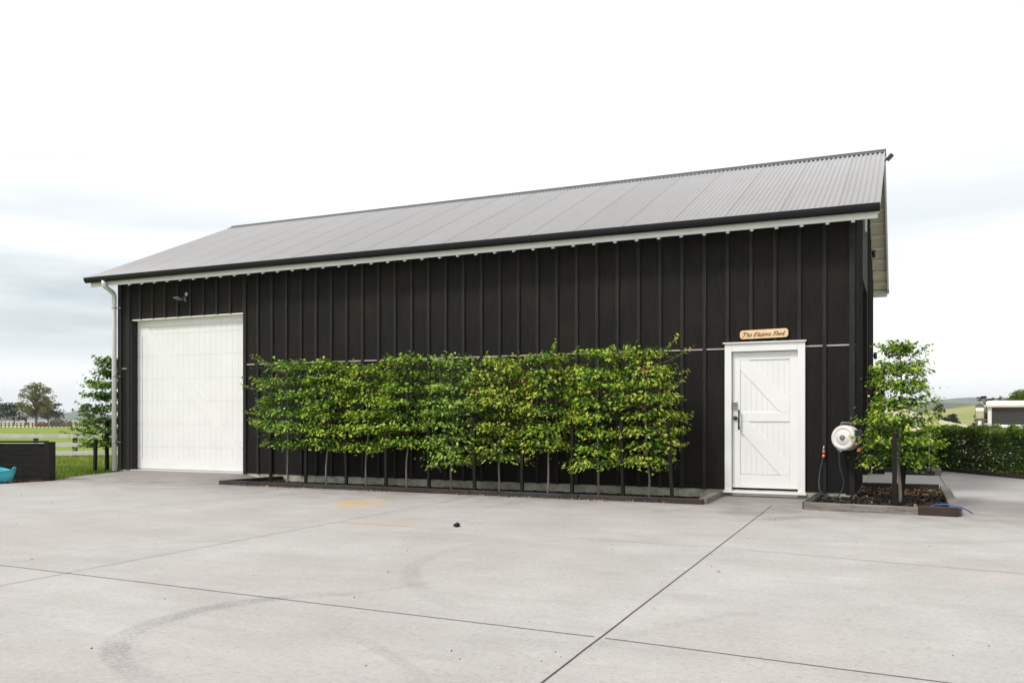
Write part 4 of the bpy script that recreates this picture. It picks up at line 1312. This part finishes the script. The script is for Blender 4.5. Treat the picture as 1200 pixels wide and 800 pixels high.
b = MB()
b.prism([mp_(am+(a-am)*.84, -.212, z) for a, z in [q for q in prof[:13]]]+[], tuple(ey*.008))
b.build('upper_cover', simple('dim mirror cover', (.14, .14, .11), .3), mi)
b = MB()
mbox(b, am-hw*.86, am+hw*.86, -.215, -.203, zm0+.30, zm1-hw-.13)
b.build('mirror_face', m, mi)
b = MB(); mbox(b, am-hw*.9, am+hw*.9, -.222, -.203, zm1-hw-.125, zm1-hw-.005); mbox(b, am-.05, am+.05, -.222, -.203, zm0+.02, zm0+.22); b.build('mirror_band', M_white, mi)
b = MB(); b.tube([mp_(am+.02, -.08, zm0+.12), mp_(aL+.03, .02, zm0+.12)], .025, 8); b.build('mirror_arm', M_white, mi)
b = MB(); b.tube([mp_(am+.02, -.08, zm1-.12), mp_(aL+.03, .02, zm1-.06)], .025, 8); b.build('mirror_arm', M_white, mi)

# trees far off
ex, ey = ex0, ey0
def tree(name, px, D, py_top, py_base, wpx, material, seed, label, group=None, n=1500, shape='round', leafpx=1.6, clumps=22, trunk=True, bare=0, flat=1.0, squash=.5):
    r = np.random.default_rng(seed)
    x, y = at_px(px, D); zb = zpx(py_base, D); zt = zpx(py_top, D); H = zt-zb; wd = wpx/1012*D
    zg = float(ground_h(np.array(x), np.array(y)))
    zb0 = min(zb, zg) if abs(zg-zb) < 6 else zb
    root = thing(name, (x, y, zb0), label, 'tree', group)
    crown_lo = zb+H*(.30 if trunk else .02)
    Cs = []; tb = MB()
    top_pt = (x, y, zb+H*.80)
    tb.tube(wiggle_line((x, y, zb0-.1), top_pt, 8, H*.015, r), [H*.028*(1-.09*i) for i in range(9)], 8)
    for i in range(clumps):
        k = r.uniform()
        zz = crown_lo+(zt-crown_lo)*(.08+(.80 if shape == 'round' else .86)*k)
        h = (zz-crown_lo)/(zt-crown_lo)
        if shape == 'round': w_ = wd/2*math.sqrt(max(.04, 1-(2*h-.62)**2/1.35))
        elif shape == 'spread': w_ = wd/2*(1-.55*h)
        elif shape == 'cone': w_ = wd/2*(1.02-h)
        else: w_ = wd/2
        a = r.uniform(0, 6.28); rr = w_*math.sqrt(r.uniform(.05, 1))*.86
        cx, cy = x+rr*math.cos(a), y+rr*math.sin(a)
        cs = wd*r.uniform(.07, .15)*(1.25 if clumps < 20 else (.72 if clumps > 60 else 1))
        m_ = int(n/clumps)
        g = r.normal(size=(m_, 3)); g /= np.linalg.norm(g, axis=1)[:, None]; g *= (r.uniform(.25, 1, m_)**.5)[:, None]*cs
        g[:, 2] *= squash
        Cs.append(np.array([cx, cy, zz])+g)
        tb.tube([(x, y, zb+H*(.22+.45*h)), ((x+cx)/2, (y+cy)/2, zz-.12*H*(1-h)), (cx, cy, zz)], [H*.010, H*.007, H*.003], 5)
    tb.build('trunk', M_bark2, root)
    C = np.concatenate(Cs)
    over = np.maximum(C[:, 2]-zt, 0); C[:, 2] -= over*.8
    leaves(C, leafpx/1012*D, tilt=.9, seed=seed+1, mat_=material, name='crown', parent=root, aspect=.7)
    return root
DT = 205
tree('autumn_tree', 42, DT, 446, 501.5, 48, M_autumn, 601, 'olive-brown autumn tree standing tallest behind the far paddock fence', None, 4600, 'round', 1.7, 100, squash=.8)
tree('spreading_tree', 17, DT+25, 472, 500, 62, M_darkleaf, 603, 'dark wide-spreading evergreen left of the autumn tree', None, 3400, 'spread', 1.6, 46, squash=.5)
tree('spreading_tree', 56, DT+30, 470, 500, 48, M_darkleaf, 605, 'dark flat-tiered evergreen right behind the autumn tree', None, 3000, 'spread', 1.6, 42, squash=.4)
tree('shrub', 30, DT-6, 488.5, 499, 9, M_darkleaf, 607, 'small dark conical shrub under the dark evergreen', None, 300, 'cone', 1.2, 12, trunk=False)
tree('twiggy_tree', -6, DT-40, 458, 500, 26, M_greyleaf, 609, 'thin leaved tree cut by the left edge of the photo', None, 500, 'round', 1.6, 22)
tree('bushy_tree', 103, DT+10, 471, 499, 26, M_greyleaf, 611, 'grey-green bushy tree near the sea left of the shed', None, 2200, 'round', 1.5, 30)
tree('round_tree', 1099, 150, 472.5, 496, 16, M_darkleaf, 613, 'tall dark round tree at the foot of the green hill', 'dark trees below the green hill', 2000, 'col', 1.5, 26, trunk=False, squash=.8)
tree('round_tree', 1115, 146, 484.5, 499, 25, M_darkleaf, 615, 'low wide dark tree right of the tall round one', 'dark trees below the green hill', 2000, 'round', 1.5, 26, trunk=False, squash=.8)
tree('pine_tree', 1156, 140, 463, 500, 24, M_pineleaf, 617, 'brownish windswept pine left of the motorhome', None, 1500, 'col', 1.6, 26, squash=.35)
tree('bush', 1153, 120, 482, 500, 26, M_darkleaf, 619, 'dark green bush below the windswept pine', None, 1800, 'round', 1.7, 24, trunk=False, squash=.8)
tree('leafy_tree', 1196, 70, 456, 500, 44, M_limeleaf, 621, 'bright green leafy tree rising behind the motorhome roof', None, 4000, 'round', 2.2, 46, squash=.8)
tree('twiggy_tree', 1172, 90, 461, 500, 10, M_pineleaf, 623, 'nearly bare twiggy tree beside the motorhome roof', None, 90, 'round', 1.8, 14)

# ================================================================== left side: fences, wall, tub
def fence(name, px0, px1, D, D1, py_posts_top, py_posts_bot, spacing_px, rails, mrail, mpost, label, wpost, rail_h, first=None):
    x0, y0 = at_px(px0, D)
    root = thing(name, (x0, y0, zpx(py_posts_bot, D)), label, 'fence')
    n = int((px1-px0)/spacing_px)
    r = np.random.default_rng(int(D))
    ends = []
    for i in range(n+1):
        px = px0+(px1-px0)*i/n; Dm = D+(D1-D)*i/n
        x, y = at_px(px, Dm)
        zb = zpx(py_posts_bot, D); zt = zpx(py_posts_top+r.normal()*.3*(rail_h/.16), D)
        w_ = wpost*r.uniform(.85, 1.15)
        b = MB(); b.tube([(x, y, zb-.3), (x, y, zt-.03), (x, y, zt)], [w_/2, w_/2, w_*.40], 8, smooth=False); b.build('post', mpost, root)
        ends.append((x, y))
    for py in rails:
        z = zpx(py, D)
        for i in range(0, n, 2):
            j = min(n, i+2)
            a, c_ = ends[i], ends[j]
            off = Vector((sY, -cY, 0))*(wpost/2+.025)
            dz0, dz1 = r.normal()*.012, r.normal()*.012
            b = MB(); b.bar((a[0]+off.x, a[1]+off.y, z+dz0), (c_[0]+off.x, c_[1]+off.y, z+dz1), .04, rail_h, (0, 0, 1)); b.build('rail', mrail, root, .006 if rail_h > .1 else 0)
    return root
fence('post_and_rail_fence', -96, 180, 34, 36, 508.2, 541, 46, (511.3, 522.4, 532.6), M_rail, M_post, 'near fence of lichen-grey rails on dark posts behind the black wall', .17, .17)
fence('paddock_fence', -40, 190, 171, 176, 494.6, 501, 4.6, (495.2, 497.6), M_farpost, M_farpost, 'far brown paddock fence of many posts across the green field', .22, .12)
# low farm sheds past the far fence
for px, wpx, pyt, pyb, colr, lab in ((67, 14, 490.6, 497, (.05, .035, .028), 'low dark brown hip-roofed shed beyond the far fence'), (48.5, 10, 493.6, 498, (.16, .06, .04), 'low rust-coloured shed beside the autumn tree trunk'), (78, 9, 494.0, 498.5, (.13, .06, .045), 'low reddish shed right of the dark hip-roofed shed')):
    D = 196; x, y = at_px(px, D); zb, zt = zpx(pyb+3, D), zpx(pyt, D); ww = wpx/1012*D
    rt = thing('farm_shed', (x, y, zb), lab, 'shed', 'low sheds beyond the far fence')
    O2 = Vector((x, y, 0)); zm = zb+(zt-zb)*.62
    def q_(a, b_, z): v = O2+ex*a+ey*b_; return (v.x, v.y, z)
    b = MB(); v = [q_(a*ww*.45, c_*1.0, z) for z in (zb, zm) for a, c_ in ((-1, -1), (1, -1), (1, 1), (-1, 1))]
    b.add(v, [(0, 3, 2, 1), (4, 5, 6, 7), (0, 1, 5, 4), (1, 2, 6, 5), (2, 3, 7, 6), (3, 0, 4, 7)]); b.build('wall', simple('shed cladding', tuple(c_*.8 for c_ in colr), .8), rt)
    b = MB(); v = [q_(a*ww*.52, c_*1.25, zm) for a, c_ in ((-1, -1), (1, -1), (1, 1), (-1, 1))]+[q_(-ww*.28, 0, zt), q_(ww*.28, 0, zt)]
    b.add(v, [(0, 1, 5, 4), (1, 2, 5), (2, 3, 4, 5), (3, 0, 4), (0, 3, 2, 1)]); b.build('roof', simple('shed roof', colr, .7, var=.3), rt)

# black plank wall at the edge of the driveway
Dw = 15.7
wx, wy = at_px(52, Dw)
bw_ = thing('plank_wall', (wx, wy, 0), 'low black-stained plank wall with an end post at the left edge of the driveway', 'wall')
O3 = Vector((wx, wy, 0))
def w_(a, b_, z): v = O3+ex*a+ey*b_; return Vector((v.x, v.y, z))
def wbox(mb_, a0, a1, b0, b1, z0, z1, att=.5):
    v = [w_(a, c_, z) for z in (z0, z1) for a, c_ in ((a0, b0), (a1, b0), (a1, b1), (a0, b1))]
    mb_.add(v, [(0, 3, 2, 1), (4, 5, 6, 7), (0, 1, 5, 4), (1, 2, 6, 5), (2, 3, 7, 6), (3, 0, 4, 7)], 0, False, att)
b = MB()
zs = [-.12, .05, .21, .37, .52, .595]
for i in range(5):
    for a0, a1 in ((-2.6, -1.23), (-1.225, -.004)):
        off = rng.uniform(-.006, .006)
        wbox(b, a0, a1, .02+off, .07+off, zs[i]+.003, zs[i+1]-rng.uniform(.006, .020), tone())
b.build('boards', M_blacktimber, bw_, .004)
b = MB(); wbox(b, -2.6, .0, -.01, .16, .598, .63); b.build('capping', M_blacktimber, bw_, .004)
b = MB(); wbox(b, .003, .10, -.02, .20, -.14, .612); b.build('post', M_stake, bw_, .005)
b = MB(); wbox(b, -1.28, -1.18, .085, .18, -.14, .59); wbox(b, -2.6, -2.5, .085, .18, -.14, .59); b.build('back_post', M_stake, bw_)
b = MB(); wbox(b, -2.6, -.02, .075, .082, -.13, .58); b.build('lining', simple('pale green lining board', (.22, .24, .13), .9), bw_)  # pale green board, seen as pale lines through the plank gaps
p0 = w_(-2.6, .02, 0); p1 = w_(.02, .0, 0)
chips('mulch', [(p0.x, p0.y), (p1.x-.02, p1.y-.02), (-14.15, -2.2), (-14.24, -2.92), (-14.5, -5.2), (-16.6, -5.0)], 2600, lambda x: -.09+0*x, .06, M_mulchbrown, 31, 'reddish brown bark mulch in front of the black plank wall')

# turquoise flexible tub
tx_, ty_ = at_px(4, 15.25)
tb_ = thing('tub', (tx_, ty_, -.085), 'turquoise flexible plastic tub with loop handles by the black wall', 'tub')
tilt = Matrix.Rotation(R(5), 4, 'Y')
b = MB()
n = 32; vs_ = []; fs_ = []
profile = [(0, .0), (.125, .0), (.135, .01), (.165, .12), (.185, .205), (.192, .21), (.188, .214), (.178, .206), (.158, .12), (.128, .018), (0, .014)]
for rr, zz in profile:
    for k in range(n):
        a = 2*math.pi*k/n
        zq = zz+(.022*math.cos(2*a) if zz > .19 else .01*math.cos(2*a)*(zz/.2))
        v = tilt @ Vector((max(rr, .0005)*math.cos(a)*1.06, max(rr, .0005)*math.sin(a)*.94, zq))
        vs_.append((tx_+v.x, ty_+v.y, -.075+v.z))
for i in range(len(profile)-1):
    for k in range(n): fs_.append((i*n+k, i*n+(k+1) % n, (i+1)*n+(k+1) % n, (i+1)*n+k))
b.add(vs_, fs_, 0, True); b.build('bucket', M_tub, tb_)
for a in (.35, .35+math.pi):
    ps = []
    for k in range(9):
        q = math.pi*k/8; aa = a+(-.33+.66*k/8)
        v = tilt @ Vector((.187*1.06*math.cos(aa), .187*.94*math.sin(aa), .212+.022*math.cos(2*aa)+.045*math.sin(q)))
        ps.append((tx_+v.x, ty_+v.y, -.075+v.z))
    b = MB(); b.tube(ps, .009, 8); b.build('handle', M_tub, tb_)

# rough grass between the driveway and the near fence
r = np.random.default_rng(77)
n = 42000
Dm = 15.0+22*r.uniform(size=n)**1.5
px = r.uniform(-30, 150, n)
xx, yy = world_XD((px-600)/1012*Dm, Dm)
def in_drive(x, y):
    lim = np.interp(y, [-9, -2.92, -1.97, -.5, 0, .1], [-14.8, -14.22, -14.11, -14.8, -14.9, -14.92])
    return x > lim-.03
ok = ~(in_drive(xx, yy) & (yy < .12)) & ~((xx > -14.85) & (yy >= 0.1)) & ~((Dm < 16.0) & (px < 64))
xx, yy, Dm = xx[ok], yy[ok], Dm[ok]
C = np.c_[xx, yy, ground_h(xx, yy)]
n = len(C)
hgt = r.uniform(.05, .16, n)*np.where(Dm > 28, 1.7, 1.0)
a = r.uniform(0, 6.28, n); w = .008+.0004*Dm
lean = r.normal(0, .35, (n, 2))*hgt[:, None]
V = np.stack([np.c_[C[:, 0]-w*np.cos(a), C[:, 1]-w*np.sin(a), C[:, 2]-.01], np.c_[C[:, 0]+w*np.cos(a), C[:, 1]+w*np.sin(a), C[:, 2]-.01], np.c_[C[:, 0]+lean[:, 0], C[:, 1]+lean[:, 1], C[:, 2]+hgt]], 1).reshape(-1, 3)
me = bpy.data.meshes.new('grass')
me.vertices.add(3*n); me.vertices.foreach_set('co', V.reshape(-1)); me.loops.add(3*n); me.loops.foreach_set('vertex_index', np.arange(3*n))
me.polygons.add(n); me.polygons.foreach_set('loop_start', np.arange(n)*3); me.update(calc_edges=True)
patch = np.sin(xx*1.7)+np.sin(yy*2.3+xx)+r.normal(0, .5, n)
tn = np.clip(r.beta(2, 2.5, n)*.8+.08*patch+np.where(Dm > 24, .5, .10)*r.uniform(size=n)**1.5, 0, 1)
at = me.attributes.new('tone', 'FLOAT', 'FACE'); at.data.foreach_set('value', tn.astype(np.float32))
me.materials.append(M_blade); me.validate()
o = bpy.data.objects.new('grass', me); COL.objects.link(o); prop(o, 'rough green grass between the driveway edge and the near fence', 'grass', kind='stuff')
